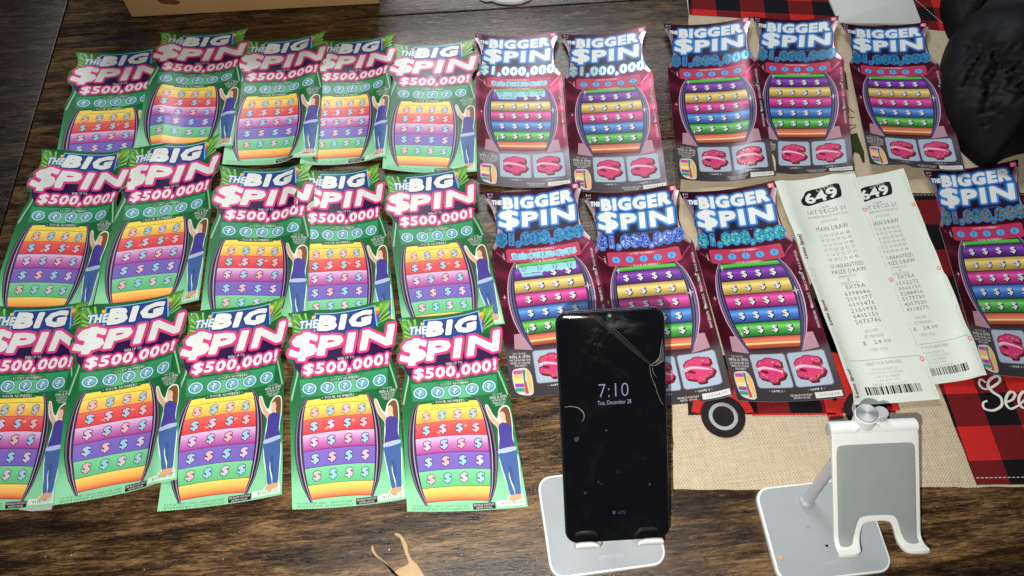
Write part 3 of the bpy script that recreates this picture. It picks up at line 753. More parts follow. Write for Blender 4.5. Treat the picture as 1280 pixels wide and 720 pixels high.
    for k, c_ in enumerate(((196, 60, 150), (240, 190, 70), (250, 220, 110), (150, 60, 170), (40, 150, 120))):
        A.add('wheel_picture', poly([(-45.4, 214+k*4.4), (-37.5, 213.6+k*4.6), (-37.5, 217.4+k*4.6), (-45.6, 217.6+k*4.4)]), c_, 3)
    A.add('wheel_picture', poly([(-37.2, 213), (-34.6, 213.4), (-36, 225), (-37.2, 226)]), (30, 130, 130), 3)
    A.add('wheel_picture', poly([(-37.2, 226), (-35.4, 224), (-34.2, 237.6), (-37.2, 238)]), (180, 60, 50), 3.1)
    A.add('wheel_picture', poly([(-34, 213.2), (-32, 214), (-30.4, 224), (-30.6, 236), (-32.4, 238.4), (-34, 225)]), (232, 178, 60), 3)
    # two game boxes
    for gi, (x0, x1) in enumerate(((-26, 8.4), (10.2, 44.6))):
        P = 'game_box.%d' % gi; cx = (x0+x1)/2; cy = 210.6
        A.add(P, rrect(x0, 193.6, x1, 228.6, 3), (120, 134, 152), 2); A.add(P, rrect(x0+.7, 194.3, x1-.7, 227.9, 2.6), (164, 180, 198), 2.6)
        f = fat('$', 24.5, 24.5, cx, cy, [1.3, 2.3], .4, 0, 0, 1.1)
        A.add(P, f[1]+[1.3, 1.8], (84, 4, 30), 2.9); A.add(P, f[1], (128, 8, 52), 3.5); A.add(P, f[0], (206, 28, 104), 4.3)
        sw = spline([(cx-12, cy-2.5), (cx-6, cy-4), (cx+4, cy-1.6), (cx+11, cy+1.5)], 4, False); sb = [p+[0, 3.6-.18*i] for i, p in enumerate(sw)]
        A.addc(P, strip(sw, sb, (236, 220, 226), (232, 120, 170)), 5.2)
        rg = np.random.default_rng(gi+7)
        for k in range(46):
            a = rg.uniform(0, 2*math.pi); r = rg.uniform(.72, 1.0); x = cx+math.cos(a)*13*r; y = cy+math.sin(a)*11*r
            A.add(P, disc(x, y, rg.uniform(.4, .9), rg.uniform(.3, .6), 5), (206, 22, 100), 5.4, 2)
        A.add(P, text('\u2022 GAME %d \u2022' % (gi+2), 15, 2.0, cx, 231.4), (230, 230, 228), 2)
    A.add('instructions_print', text('SEE BACK FOR PLAY', 20, 1.9, 12.5, 236.2), (226, 226, 222), 2); A.add('instructions_print', text('INSTRUCTIONS', 15, 1.8, 12.5, 238.8), (226, 226, 222), 2)
    A.add('price_mark', text('$10', 5.6, 3.0, -44.2, 3.6), (226, 220, 224), 2); A.add('price_mark', text('TICKET', 5.4, 1.3, -44.2, 7.2), (226, 220, 224), 2)
    A.add('corner_emblem', rrect(41.2, 2.2, 47, 7.8, 1.2), (236, 90, 130), 2); A.add('corner_emblem', text('B', 3, 3.6, 44.1, 5), (250, 220, 226), 3)
    A.add('serial_label', rrect(25, 234.6, 48.4, 240.2, .4), (206, 206, 204), 4)
    return A

print('art')
A_g = green_art(); B_g = bake(A_g)
A_p = pink_art(); B_p = bake(A_p)
rng = np.random.default_rng(9)
A_ps = pink_art(True); B_ps = bake(A_ps)
print('tris green', sum(len(v[2]) for v in B_g.values()), 'pink', sum(len(v[2]) for v in B_p.values()))
#MARK_SCENE
# ------------------------------------------------------------------ table and floor
ex = np.array([math.cos(YAW), math.sin(YAW)]); ey = np.array([-math.sin(YAW), math.cos(YAW)])
def TW(x, y): return tuple(ex*x+ey*y)          # table frame -> world
bm = bmesh.new(); bmesh.ops.create_grid(bm, x_segments=1, y_segments=1, size=3); floor = bmobj('floor', bm, M_floor); floor.location.z = -.74
tag(floor, 'dark blue floor below the table edge', kind='structure')
def prism(pts, z0, z1, mat, name, parent=None, bev=0., segs=3, only_top=True, smooth=True):
    bm = bmesh.new(); a = [bm.verts.new((*p[:2], z0)) for p in pts]; f = bm.faces.new(a)
    r = bmesh.ops.extrude_face_region(bm, geom=[f]); vs = [v for v in r['geom'] if isinstance(v, bmesh.types.BMVert)]
    for v in vs: v.co.z = z1
    bmesh.ops.recalc_face_normals(bm, faces=bm.faces[:])
    if bev:
        zt = max(z0, z1); es = [e for e in bm.edges if (not only_top) or all(abs(v.co.z-zt) < 1e-6 for v in e.verts)]
        bmesh.ops.bevel(bm, geom=es, offset=bev, segments=segs, affect='EDGES', profile=.5)
    return bmobj(name, bm, mat, parent, smooth)
table = empty('table', (0, .4, -.03)); tag(table, 'dark brown wooden plank table with a breadboard end, under everything', 'table')
XE = -.4968
front = [(x, y) for x, y in [(-.60, .02), (-.2, .045), (.2, .088), (.30, .1075), (.34, .1145), (.39, .1265), (.44, .1345), (.62, .16), (1.1, .2)]]
G_ = .0012
def toT(p): p = np.array(p); return (p@ex, p@ey)
yl = [.33, .565, .80, 1.3]
prev = [toT(p) for p in front if p[0] > -.58]
fr = [TW(XE+G_, prev[0][1])]+[TW(*p) for p in prev[1:]]
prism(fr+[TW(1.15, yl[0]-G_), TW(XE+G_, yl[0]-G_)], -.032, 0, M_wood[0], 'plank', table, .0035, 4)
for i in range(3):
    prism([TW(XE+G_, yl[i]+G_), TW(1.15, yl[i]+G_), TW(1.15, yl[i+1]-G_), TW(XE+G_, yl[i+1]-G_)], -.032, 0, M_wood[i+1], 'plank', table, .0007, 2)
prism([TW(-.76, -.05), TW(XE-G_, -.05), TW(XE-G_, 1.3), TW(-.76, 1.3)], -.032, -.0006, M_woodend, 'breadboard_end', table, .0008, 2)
prism([TW(-.76, -.04), TW(1.14, -.04)]+[TW(1.14, 1.29), TW(-.76, 1.29)], -.034, -.0325, M_woodedge, 'underside', table)
prism([(x, y-.006) for x, y in front[1:]]+[(1.1, .26), (-.2, .12)], -.062, -.038, M_woodedge, 'edge_moulding', table, .004, 3)

# ------------------------------------------------------------------ placemat
mat_ = empty('placemat', (.45, .45, 0)); tag(mat_, 'burlap placemat with buffalo plaid band, felt truck and script lettering, under the right-hand tickets', 'placemat')
P_mat = [(.2262, .85), (.2257, .7927), (.2060, .655), (.1838, .5086), (.1655, .375), (.1499, .2634), (.143, .1818), (.25, .1812), (.35, .1838), (.4527, .1849), (.78, .192), (.80, .85)]
def wav(P, amp=.0006, step=.01):
    out = []
    for i, p in enumerate(P):
        p = np.array(p, float); q = np.array(P[(i+1) % len(P)], float); L = np.hypot(*(q-p)); k = max(1, int(L/step)); n = np.array([-(q-p)[1], (q-p)[0]])/L
        for t in range(k): out.append(tuple(p+(q-p)*t/k+(n*random.uniform(-amp, amp) if t else 0)))
    return out
prism(wav(P_mat), .0003, .0013, M_burlap, 'burlap_cloth', mat_)
prism(wav([(.228, .849), (.2262, .790), (.30, .784), (.3951, .7775), (.48, .770), (.5579, .7606), (.78, .738), (.78, .849)], .0003), .00131, .00175, M_plaid_top, 'plaid_band', mat_)
prism(wav([(.3885, .5064), (.4033, .2845), (.4107, .1865), (.78, .1925), (.78, .5095)], .0003), .00131, .00175, M_plaid, 'plaid_panel', mat_)
def tube(P, r, mat, name, parent, z=None, flat=1., n=6, cyclic=False, taper=None):
    """a swept round or flattened strand through the points"""
    P = [np.array(p, float) if len(p) == 3 else np.array([*p, z], float) for p in P]; bm = bmesh.new(); rings = []
    N = len(P)
    for i, p in enumerate(P):
        a = P[(i-1) % N] if (cyclic or i) else P[i]; b = P[(i+1) % N] if (cyclic or i < N-1) else P[i]
        t = b-a; t = t/np.linalg.norm(t); s = np.cross(t, [0, 0, 1]); ls = np.linalg.norm(s)
        s = s/ls if ls > 1e-4 else np.array([1., 0, 0]); u = np.cross(s, t)
        rr = r*(taper(i/(N-1)) if taper else 1)
        rings.append([bm.verts.new(p+s*rr*math.cos(2*math.pi*k/n)+u*rr*flat*math.sin(2*math.pi*k/n)) for k in range(n)])
    for i in range(N if cyclic else N-1):
        A, B = rings[i], rings[(i+1) % N]
        for k in range(n): bm.faces.new((A[k], A[(k+1) % n], B[(k+1) % n], B[k]))
    if not cyclic: bm.faces.new(rings[0]); bm.faces.new(rings[-1][::-1])
    return bmobj(name, bm, mat, parent)
def dashes(P, r, mat, name, parent, z, dash=.0026, gap=.0014):
    """a row of running stitches as one part"""
    P = [np.array(p, float) for p in P]; bm = bmesh.new()
    for a, b in zip(P[:-1], P[1:]):
        L = np.hypot(*(b-a)); d = (b-a)/L; n = np.array([-d[1], d[0]]); t = 0
        while t < L-dash:
            p, q = a+d*t, a+d*(t+dash)
            vs = [bm.verts.new((*(p+n*r*s), z)) for s in (-1, 1)]+[bm.verts.new((*(q+n*r*s), z)) for s in (1, -1)]+[bm.verts.new((*((p+q)/2), z+.0004))]
            for k in range(4): bm.faces.new((vs[k], vs[(k+1) % 4], vs[4]))
            t += dash+gap
    return tag(bmobj(name, bm, mat, parent), kind='stuff')
dashes([(.412, .1925), (.60, .196)], .0003, M_white_thread, 'hem_stitches', mat_, .0019)
dashes([(.3892, .5035), (.60, .5055)], .0003, M_white_thread, 'hem_stitches', mat_, .0019)
dashes([(.5175, .83), (.5508, .765)], .0003, M_white_thread, 'hem_stitches', mat_, .0019)
dashes([(.146, .1868), (.405, .1895)], .00025, M_burlap, 'hem_stitches', mat_, .0015)
# felt truck
W1, W2 = np.array((.1953, .2490)), np.array((.3290, .2550)); RW = .0203
truck = prism([(.1635, .2505), (.3560, .2535), (.357, .298), (.330, .308), (.305, .375), (.232, .382), (.208, .312), (.166, .302)], .00131, .0019, M_plaid, 'truck_body', mat_)
def ring(c, r0, r1, z0, z1, mat, name, parent, a0=0, a1=360, n=40, sy=1.):
    bm = bmesh.new(); V = []
    full = abs(a1-a0) >= 360; m = n if full else n+1
    for i in range(m):
        a = math.radians(a0+(a1-a0)*i/n); d = np.array([math.cos(a), math.sin(a)*sy])
        V.append([bm.verts.new((*(c+d*r), z)) for r, z in ((r0, z0), (r0, z1), ((r0+r1)/2, z1+.0003), (r1, z1), (r1, z0))])
    for i in range(n):
        A, B = V[i], V[(i+1) % m]
        for k in range(4): bm.faces.new((A[k], B[k], B[k+1], A[k+1]))
    return bmobj(name, bm, mat, parent)
for Wc in (W1, W2):
    wh = ring(Wc, .0134, RW, .00131, .0026, M_black_felt, 'truck_wheel', mat_)
    ring(Wc, .0100, .0134, .00131, .0027, M_grey_thread, 'hubcap_ring', wh); wh.children[-1].matrix_parent_inverse = Matrix()
    h = ring(Wc, .0001, .0100, .00131, .0024, M_black_felt, 'hub', wh); h.matrix_parent_inverse = Matrix()
ring(W1, .0212, .0290, .00131, .0023, M_red, 'fender', mat_, 8, 172, 24)
ring(W2, .0212, .0290, .00131, .0023, M_red, 'fender', mat_, 8, 172, 24)
prism([(.222, .2500), (.300, .2512), (.300, .2527), (.222, .2515)], .0019, .0024, M_red, 'sill_trim', mat_)
prism([(.2915, .2475), (.3060, .2485), (.3060, .2800), (.2915, .2800)], .0019, .0024, M_red, 'tailgate_trim', mat_)
prism([(.346, .2545), (.3605, .2560), (.3595, .2640), (.346, .2640)], .0019, .00245, M_red, 'bumper_trim', mat_)
prism([(.163, .2505), (.1725, .2505), (.1725, .262), (.1645, .262)], .0019, .0023, M_black_felt, 'door_trim', mat_)
prism([(.300, .265), (.318, .262), (.324, .31), (.296, .318)], .0019, .0024, M_red, 'truck_bed', mat_)
# felt tree and sprig in the middle of the mat
px = lambda L, z=.0016: [tuple(at(x, y, z)[:2]) for x, y in L]
prism(px([(1050, 88), (1057, 90), (1060, 112), (1056, 111), (1054, 106), (1049, 108), (1040, 100)]), .00131, .0019, M_green_felt, 'felt_leaf', mat_)
prism(px([(1050, 160), (1059, 164), (1064, 168), (1071, 166), (1080, 190), (1081, 203), (1078, 203), (1074, 192), (1068, 190), (1065, 201), (1061, 199), (1057, 196), (1050, 200)]), .00131, .0019, M_green_felt, 'felt_leaf', mat_)
prism([(.296, .318), (.326, .312), (.345, .36), (.33, .42), (.285, .37)], .00131, .0019, M_green_felt, 'felt_leaf', mat_)
for L in ([(1055, 128), (1060, 135), (1068, 141)], [(1056, 122), (1059, 130), (1061, 141)], [(1057, 146), (1068, 147)], [(1059, 157), (1070, 156)], [(1061, 163), (1070, 158)]):
    tube(px(L), .0004, M_black_felt, 'stitched_twig', mat_, .0016, n=5)
prism(px([(1057, 133), (1060, 132), (1061, 135), (1058, 137)]), .00131, .0022, M_red, 'felt_berry', mat_)
# white script on the plaid panel
def script(L, name, r=.0014, z=.0022): tube(spline([at(x, y, z)[:2] for x, y in L], 6, False), r, M_white_thread, name, mat_, z, .5, 8, False, lambda t: .62+.38*math.sin(math.pi*min(max(t, 0), 1)))
script([(1232, 478), (1226, 474), (1224, 480), (1230, 486), (1240, 484), (1250, 476), (1247, 470), (1238, 474), (1235, 482), (1241, 490), (1251, 497), (1252, 507), (1242, 513), (1231, 511), (1229, 504), (1234, 501)], 'script_letter')
script([(1256, 503), (1265, 500), (1269, 493), (1263, 490), (1258, 497), (1258, 506), (1264, 511), (1273, 507)], 'script_letter')
script([(1273, 507), (1281, 500), (1284, 493), (1279, 490), (1274, 497), (1275, 506), (1281, 510), (1291, 504)], 'script_letter')

# ------------------------------------------------------------------ tickets
T4 = {
    'P9': ((0.4515, 0.5319), (0.5607, 0.5470), (0.5348, 0.2852), (0.4421, 0.2898)),
    'P8': ((0.1799, 0.5011), (0.2866, 0.5168), (0.3082, 0.2644), (0.2083, 0.2609)),
    'R2': ((0.3494, 0.5183), (0.4299, 0.5333), (0.4458, 0.2874), (0.3688, 0.2766)),
    'R1': ((0.2841, 0.5145), (0.3741, 0.5295), (0.3995, 0.2655), (0.3160, 0.2589)),
    'G1': ((-0.5352, 0.7136), (-0.4266, 0.7266), (-0.3955, 0.5280), (-0.5040, 0.5150)),
    'G5': ((-0.1491, 0.7307), (-0.0467, 0.7396), (-0.0392, 0.5309), (-0.1436, 0.5338)),
    'G4': ((-0.2414, 0.7371), (-0.1465, 0.7477), (-0.1405, 0.5497), (-0.2354, 0.5391)),
    'G3': ((-0.3356, 0.7355), (-0.2325, 0.7502), (-0.2172, 0.5494), (-0.3213, 0.5387)),
    'G2': ((-0.4408, 0.7492), (-0.3312, 0.7554), (-0.3136, 0.5640), (-0.4232, 0.5577)),
    'P2': ((0.0597, 0.7473), (0.1666, 0.7621), (0.1694, 0.5086), (0.0657, 0.5049)),
    'P1': ((-0.0479, 0.7482), (0.0559, 0.7515), (0.0650, 0.5115), (-0.0379, 0.5132)),
    'P5': ((0.4101, 0.7647), (0.5220, 0.7696), (0.4972, 0.5309), (0.3950, 0.5395)),
    'P4': ((0.3025, 0.7774), (0.4109, 0.7779), (0.3740, 0.5271), (0.2680, 0.5265)),
    'P3': ((0.1877, 0.7622), (0.2994, 0.7773), (0.2871, 0.5201), (0.1808, 0.5174)),
    'P7': ((0.0759, 0.5017), (0.1793, 0.5119), (0.2045, 0.2656), (0.1012, 0.2554)),
    'P6': ((-0.0307, 0.5013), (0.0739, 0.5148), (0.1049, 0.2776), (0.0003, 0.2641)),
    'G10': ((-0.1428, 0.5249), (-0.0492, 0.5387), (-0.0070, 0.3410), (-0.1045, 0.3290)),
    'G9': ((-0.2350, 0.5301), (-0.1456, 0.5361), (-0.1130, 0.3390), (-0.2125, 0.3290)),
    'G8': ((-0.3253, 0.5365), (-0.2199, 0.5358), (-0.2000, 0.3370), (-0.3055, 0.3370)),
    'G7': ((-0.4308, 0.5577), (-0.3303, 0.5804), (-0.3111, 0.3664), (-0.4135, 0.3520)),
    'G6': ((-0.5282, 0.5596), (-0.4233, 0.5586), (-0.4151, 0.3489), (-0.5165, 0.3485)),
    'G15': ((-0.1122, 0.3465), (-0.0174, 0.3621), (0.0144, 0.1642), (-0.0893, 0.1598)),
    'G14': ((-0.2205, 0.3514), (-0.1194, 0.3680), (-0.0901, 0.1701), (-0.1877, 0.1609)),
    'G13': ((-0.3208, 0.3528), (-0.2249, 0.3704), (-0.1987, 0.1739), (-0.3035, 0.1591)),
    'G11': ((-0.5183, 0.3584), (-0.4194, 0.3642), (-0.3943, 0.1643), (-0.4920, 0.1585)),
    'G12': ((-0.4285, 0.3566), (-0.3274, 0.3792), (-0.2925, 0.1868), (-0.3936, 0.1643)),
}
LAB = {
    'G1': 'green scratch ticket at the left end of the back row',
    'G2': "highest green scratch ticket of the back row, below the cardboard box's left half",
    'G3': 'green scratch ticket in the middle of the five green ones in the back row',
    'G4': 'green scratch ticket second from right in the back row, left edge tucked under',
    'G5': 'washed-out green scratch ticket in the glare at the right end of the green back row',
    'G6': 'green scratch ticket at the left end of the middle row, overlapping its right neighbour',
    'G7': 'second green scratch ticket from left in the middle row, reaching over the back row',
    'G8': 'green scratch ticket in the centre of the green middle row',
    'G9': 'green scratch ticket second from right in the green middle row, left edge covered',
    'G10': 'green scratch ticket at the right end of the green middle row, beside the maroon ones',
    'G11': 'green scratch ticket cut off by the left border of the photo, in the front row',
    'G12': 'strongly tilted green front row scratch ticket, overlapping the tickets on both sides',
    'G13': 'green scratch ticket in the centre of the front row, ending 12',
    'G14': 'green scratch ticket second from right in the front row, ending 15',
    'G15': 'front row green scratch ticket nearest the phone, at the right end of its row',
    'P1': 'bright pink scratch ticket with blue scratched strips, in the back row beside green ones',
    'P2': 'bright pink unscratched ticket in the glare, wholly on bare wood in the back row',
    'P3': 'pink scratch ticket in the back row lying on the left edge of the placemat',
    'P4': 'pink scratch ticket between two others under the plaid band, its corner tucked under',
    'P5': 'pink scratch ticket in the back row beside the black jacket, under the white card',
    'P6': 'maroon scratch ticket with blue scratched strips, its lower right corner behind the phone',
    'P7': 'maroon scratch ticket half hidden behind the phone, with violet-blue glitter prize',
    'P8': 'maroon scratch ticket with teal-green glitter prize, left of the lottery receipts',
    'P9': 'dark maroon scratch ticket with rainbow glitter prize, at the right border',
}
SER = dict(G1='08', G2='09', G3='10', G4='11', G5='07', G6='03', G7='04', G8='05', G9='06', G10='16', G11='01', G12='02', G13='12', G14='15', G15='14',
           P1='17', P2='18', P3='05', P4='06', P5='07', P6='20', P7='09', P8='08', P9='04')
FOIL = dict(P1=F_PALE, P2=F_PALE, P3=F_SLATE, P4=F_SLATE, P5=F_BLUE, P6=F_BLUE, P7=F_VIOLET, P8=F_TEAL, P9=F_MULTI)  # angle-dependent sheen of the foil, painted as a fixed colour per ticket
def label_art(h, prefix, s_, y):
    a = Art(h); a.add('serial_number', text('%s-%s' % (prefix, s_), 17, 2.4, 37.4, y), (90, 96, 96), 5.5); return bake(a)['serial_number']
def receipt_art(which):
    A = Art(284.)
    out = [(49.6+.5*math.sin(y*.11), y) for y in np.linspace(0, 284, 40)]+[(-49.6+.4*math.sin(y*.09+1), y) for y in np.linspace(284, 0, 40)]
    add_body(A, out, lambda x, y: np.broadcast_to(np.array([222., 230, 218]), x.shape+(3,)), 5., 0, thick=5)
    ink, grey, fai = (108, 114, 108), (142, 148, 140), (168, 174, 166)
    def t(part, s_, w_, h_, x, y, c=grey, lay=1.5, rot=0.): A.add(part, text(s_, w_, h_, x, y, 0, rot), c, lay)
    A.add('lottery_logo', poly(spline([(-19, 24), (-12, 17), (10, 15), (24, 14), (27, 18), (25, 31), (18, 34), (0, 35), (-16, 38), (-23, 36), (-24, 30)], 4)), (22, 24, 24), 1)
    f = fat('649', 41, 14.5, 1.5, 26.5, [.7], .5, 0, -.1, 1.0); A.add('lottery_logo', f[0], (226, 232, 222), 2)
    A.add('lottery_logo', text('LOTTO', 20, 3.6, 9, 17.4, 0, -.08), (226, 232, 222), 2)
    R1 = which == 1; P = 'printed_lines'
    lines = [('1 DRAW', 12, 4, 42), ('SAT DEC25 21', 46, 5.4, 47.5), ('01-MAIN NOV07-DEC25-01', 48, 3.8, 54.5), ('QUICK PICK', 20, 3.8, 61.5), ('MAIN DRAW', 38, 5.8, 71)]
    for s_, w_, h_, y in lines: t(P, s_, w_, h_, 1, y, ink if h_ > 5 else grey, 1.5)
    nums = (['12 14 16 30 40 48', '14 22 30 39 42 44', '06 10 19 29 34 48', '17 31 24 28 32 37', '11 16 31 32 37 39', '08 18 21 31 40 45'] if R1 else
            ['17 22 38 40 43 47', '08 14 21 30 34 42', '06 14 22 32 38 42', '17 24 32 36 41 45', '11 22 36 40 43 49', '38 42 45 46 47 48'])
    for i, s_ in enumerate(nums): t(P, s_, 36, 4.2, 1, 80+6.4*i, grey)
    t(P, 'GUARANTEED', 40, 5.2, 2, 121, ink); t(P, 'PRIZE DRAW', 40, 5.2, 2, 128.5, ink)
    for i, s_ in enumerate(('27808177-01', '&', '27808177-06')): t(P, s_, 3 if s_ == '&' else 21, 3.4, -2, 135+4.3*i, grey)
    t(P, 'EXTRA', 22, 4.8, 3, 148.5, ink)
    ex_ = ['6398086', '2191077', '0193476', '2150933', '6405150', '2073746'] if R1 else ['1502272', '3066150', '5288406', '5177730', '4357530', '4318370']
    for i, s_ in enumerate(ex_): t(P, s_, 29, 5.0, 2, 156.5+7.0*i, ink)
    t(P, 'ENCORE', 14, 3.6, 2, 203); t(P, 'SET MENGXX', 22, 3.6, 2, 209.5); t(P, '$   24.00', 32, 5.2, 3, 217, ink); t(P, 'USED 0726', 20, 3.6, 2, 225)
    A.add(P, rrect(-36, 235.6, 46, 236.1, .2), grey, 1.5); t(P, 'PRINT YOUR NAME HERE', 40, 3.6, 2, 240.4)
    for i, (s_, w_) in enumerate((('ON DECEMBER 25', 30), ('YOU COULD WIN EXTRA', 38), ('6 OF 5 NUMBERS', 30), ('1 IN $25,000', 26), ('PRIZES OF $100,000!', 38))): t(P, s_, w_, 3.0, 0, 247+4.2*i, fai)
    rg = np.random.default_rng(3+which); x = -30.
    while x < 33:
        w_ = rg.choice([.5, .8, 1.3, 2.2], p=[.4, .3, .2, .1]); A.add('barcode', rrect(x, 265.5, x+w_, 274.5, .05, 1), (30, 32, 32), 1.5); x += w_+rg.choice([.5, .8, 1.4])
    for y0 in (94, 179, 262):
        A.add('margin_lettering.%d' % y0, fat('Lotto Spot!', 31, 7.0, -43.3, y0, [.28], .3, 0, -math.pi/2)[0], (62, 64, 62), 1.5); A.add('margin_lettering.%d' % y0, disc(-42.9, y0-8.6, 1.7, 1.7, 10), (236, 110, 70), 2.4)
        for k in range(3): A.add('margin_print.%d' % y0, text('play lotto online today or in store near you', 34, 1.3, -44+k*2.4, y0-40, 0, math.pi/2), fai, 1.5)
    for y0 in (54, 146, 240):
        A.add('margin_dot.%d' % y0, disc(46, y0, 2.6, 2.9, 14), (236, 112, 76), 1.5); A.add('margin_dot.%d' % y0, disc(46, y0, 1.5, 1.7, 12), (222, 230, 218), 2.2); A.add('margin_dot.%d' % y0, disc(46, y0, .6, .7, 8), (236, 112, 76), 3)
        for dy in (-28, 26): A.add('margin_note.%d' % (y0+dy), text("it's your ticket", 28, 2.6, 46, y0+dy, 0, math.pi/2), fai, 1.5)
    return A
order = 'P9 P8 R2 R1 G1 G5 G4 G3 G2 P2 P1 P5 P4 P3 P7 P6 G10 G9 G8 G7 G6 G15 G14 G13 G11 G12'.split()
ROW = {**{'G%d' % i: 1 for i in range(1, 6)}, **{'G%d' % i: 2 for i in range(6, 11)}, **{'G%d' % i: 3 for i in range(11, 16)}}
for n in order:
    c = T4[n]; cen = np.mean(c, 0); k = n[0]
    onmat = n in ('P3', 'P4', 'P5', 'P8', 'P9', 'R1', 'R2')
    base = .0033 if onmat else .0007
    if k == 'R':
        A = receipt_art(int(n[1])); B = bake(A)
        sh = Sheet(c, 284., [.007, .009, .0022, .0012], .45, .3, base)
    else:
        z = [rng.uniform(.0055, .0085) for _ in range(4)]
        if n == 'G9': z[0], z[1] = .014, .014
        if n in ('P7', 'P6'): z[1] += .002
        if k == 'G': A, B = A_g, B_g
        else: A, B = (A_ps, B_ps) if n in ('P1', 'P6') else (A_p, B_p)
        sh = Sheet(c, A.h, z, rng.uniform(.8, .9), 0., base)
    drape(sh, .0012)
    root = empty({'G': 'green_scratch_ticket', 'P': 'pink_scratch_ticket', 'R': 'lottery_receipt'}[k], (*cen, 0))
    if k == 'R': tag(root, ['white lottery receipt on top, left of the other and beside the maroon ticket', 'white lottery receipt partly covered, the right one of the two'][int(n[1])-1], 'receipt', 'lottery receipts')
    else: tag(root, LAB[n], 'scratch ticket', 'green scratch tickets' if k == 'G' else 'pink scratch tickets')
    build_rim(sh, A, root, M_back)
    mats = {'G': [M_ink, M_ink, M_ink], 'R': [M_thermal]*3, 'P': [M_ink, M_foilcard, F_SPARK]}[k]
    for part, bk in B.items():
        ms = mats
        if k == 'P' and part == 'prize_print': ms = [M_ink, FOIL[n], F_SPARK]
        if k == 'P' and part.startswith('game_box') and n in ('P1', 'P2'): ms = [M_ink, M_foilcard, M_ink]
        sh.build(part.split('.')[0], bk, ms, root)
    if k != 'R': sh.build('serial_number', label_art(A.h, '816575' if k == 'G' else '110164', SER[n], 187.2 if k == 'G' else 237.4), mats, root)

# ------------------------------------------------------------------ phone stands
def frame(o, rx, ry, rz):
    R = (Matrix.Rotation(math.radians(rz), 4, 'Z') @ Matrix.Rotation(math.radians(ry), 4, 'Y') @ Matrix.Rotation(math.radians(rx), 4, 'X'))
    return Matrix.Translation(o) @ R
def rr(w_, h_, r, n=6, cx=0, cy=0):
    P = []
    for sx, sy, a0 in ((1, 1, 0), (-1, 1, 90), (-1, -1, 180), (1, -1, 270)):
        for k in range(n+1):
            a = math.radians(a0+90*k/n); P.append((cx+sx*(w_/2-r)+r*math.cos(a), cy+sy*(h_/2-r)+r*math.sin(a)))
    return P
def base_plate(c, yaw, w_, h_, parent):
    F = Matrix.Translation((*c, 0)) @ Matrix.Rotation(math.radians(yaw), 4, 'Z')
    o = prism(rr(w_, h_, .012), .0006, .0052, M_whiteplastic, 'base_plate', None, .0012, 3); o.data.transform(F)
    o.parent = parent; o.matrix_parent_inverse = Matrix.Translation(-Vector(parent.location))
    p = prism(rr(w_-.0038, h_-.0038, .0105), .0050, .0055, M_bluepad, 'base_pad', None, .0002, 1); p.data.transform(F)
    p.parent = parent; p.matrix_parent_inverse = Matrix.Translation(-Vector(parent.location))
    tr = glyphs('OMOTON', 1.25, True, 2); q = tr.reshape(-1, 2); q = (q-(q.min(0)+q.max(0))/2)/(q.max(0)-q.min(0))*[.021, .0034]; q = q+[.003, -h_/2+.012]
    me = bpy.data.meshes.new('base_lettering'); me.from_pydata([tuple(F @ Vector((x, y, .00556))) for x, y in q], [], [(i, i+1, i+2) for i in range(0, len(q), 3)])
    meshobj('base_lettering', me, parent, [M_letter])
    return F
M_letter = plain('pale_grey_lettering', (176, 184, 190), .4, 0, .02)
def inside_mask(cen, O):
    ins = np.zeros(len(cen), bool)
    for i in range(len(O)):
        a, b = O[i-1], O[i]
        if a[1] == b[1]: continue
        c = (a[1] > cen[:, 1]) != (b[1] > cen[:, 1]); ins ^= c & (cen[:, 0] < a[0]+(cen[:, 1]-a[1])*(b[0]-a[0])/(b[1]-a[1]))
    return ins
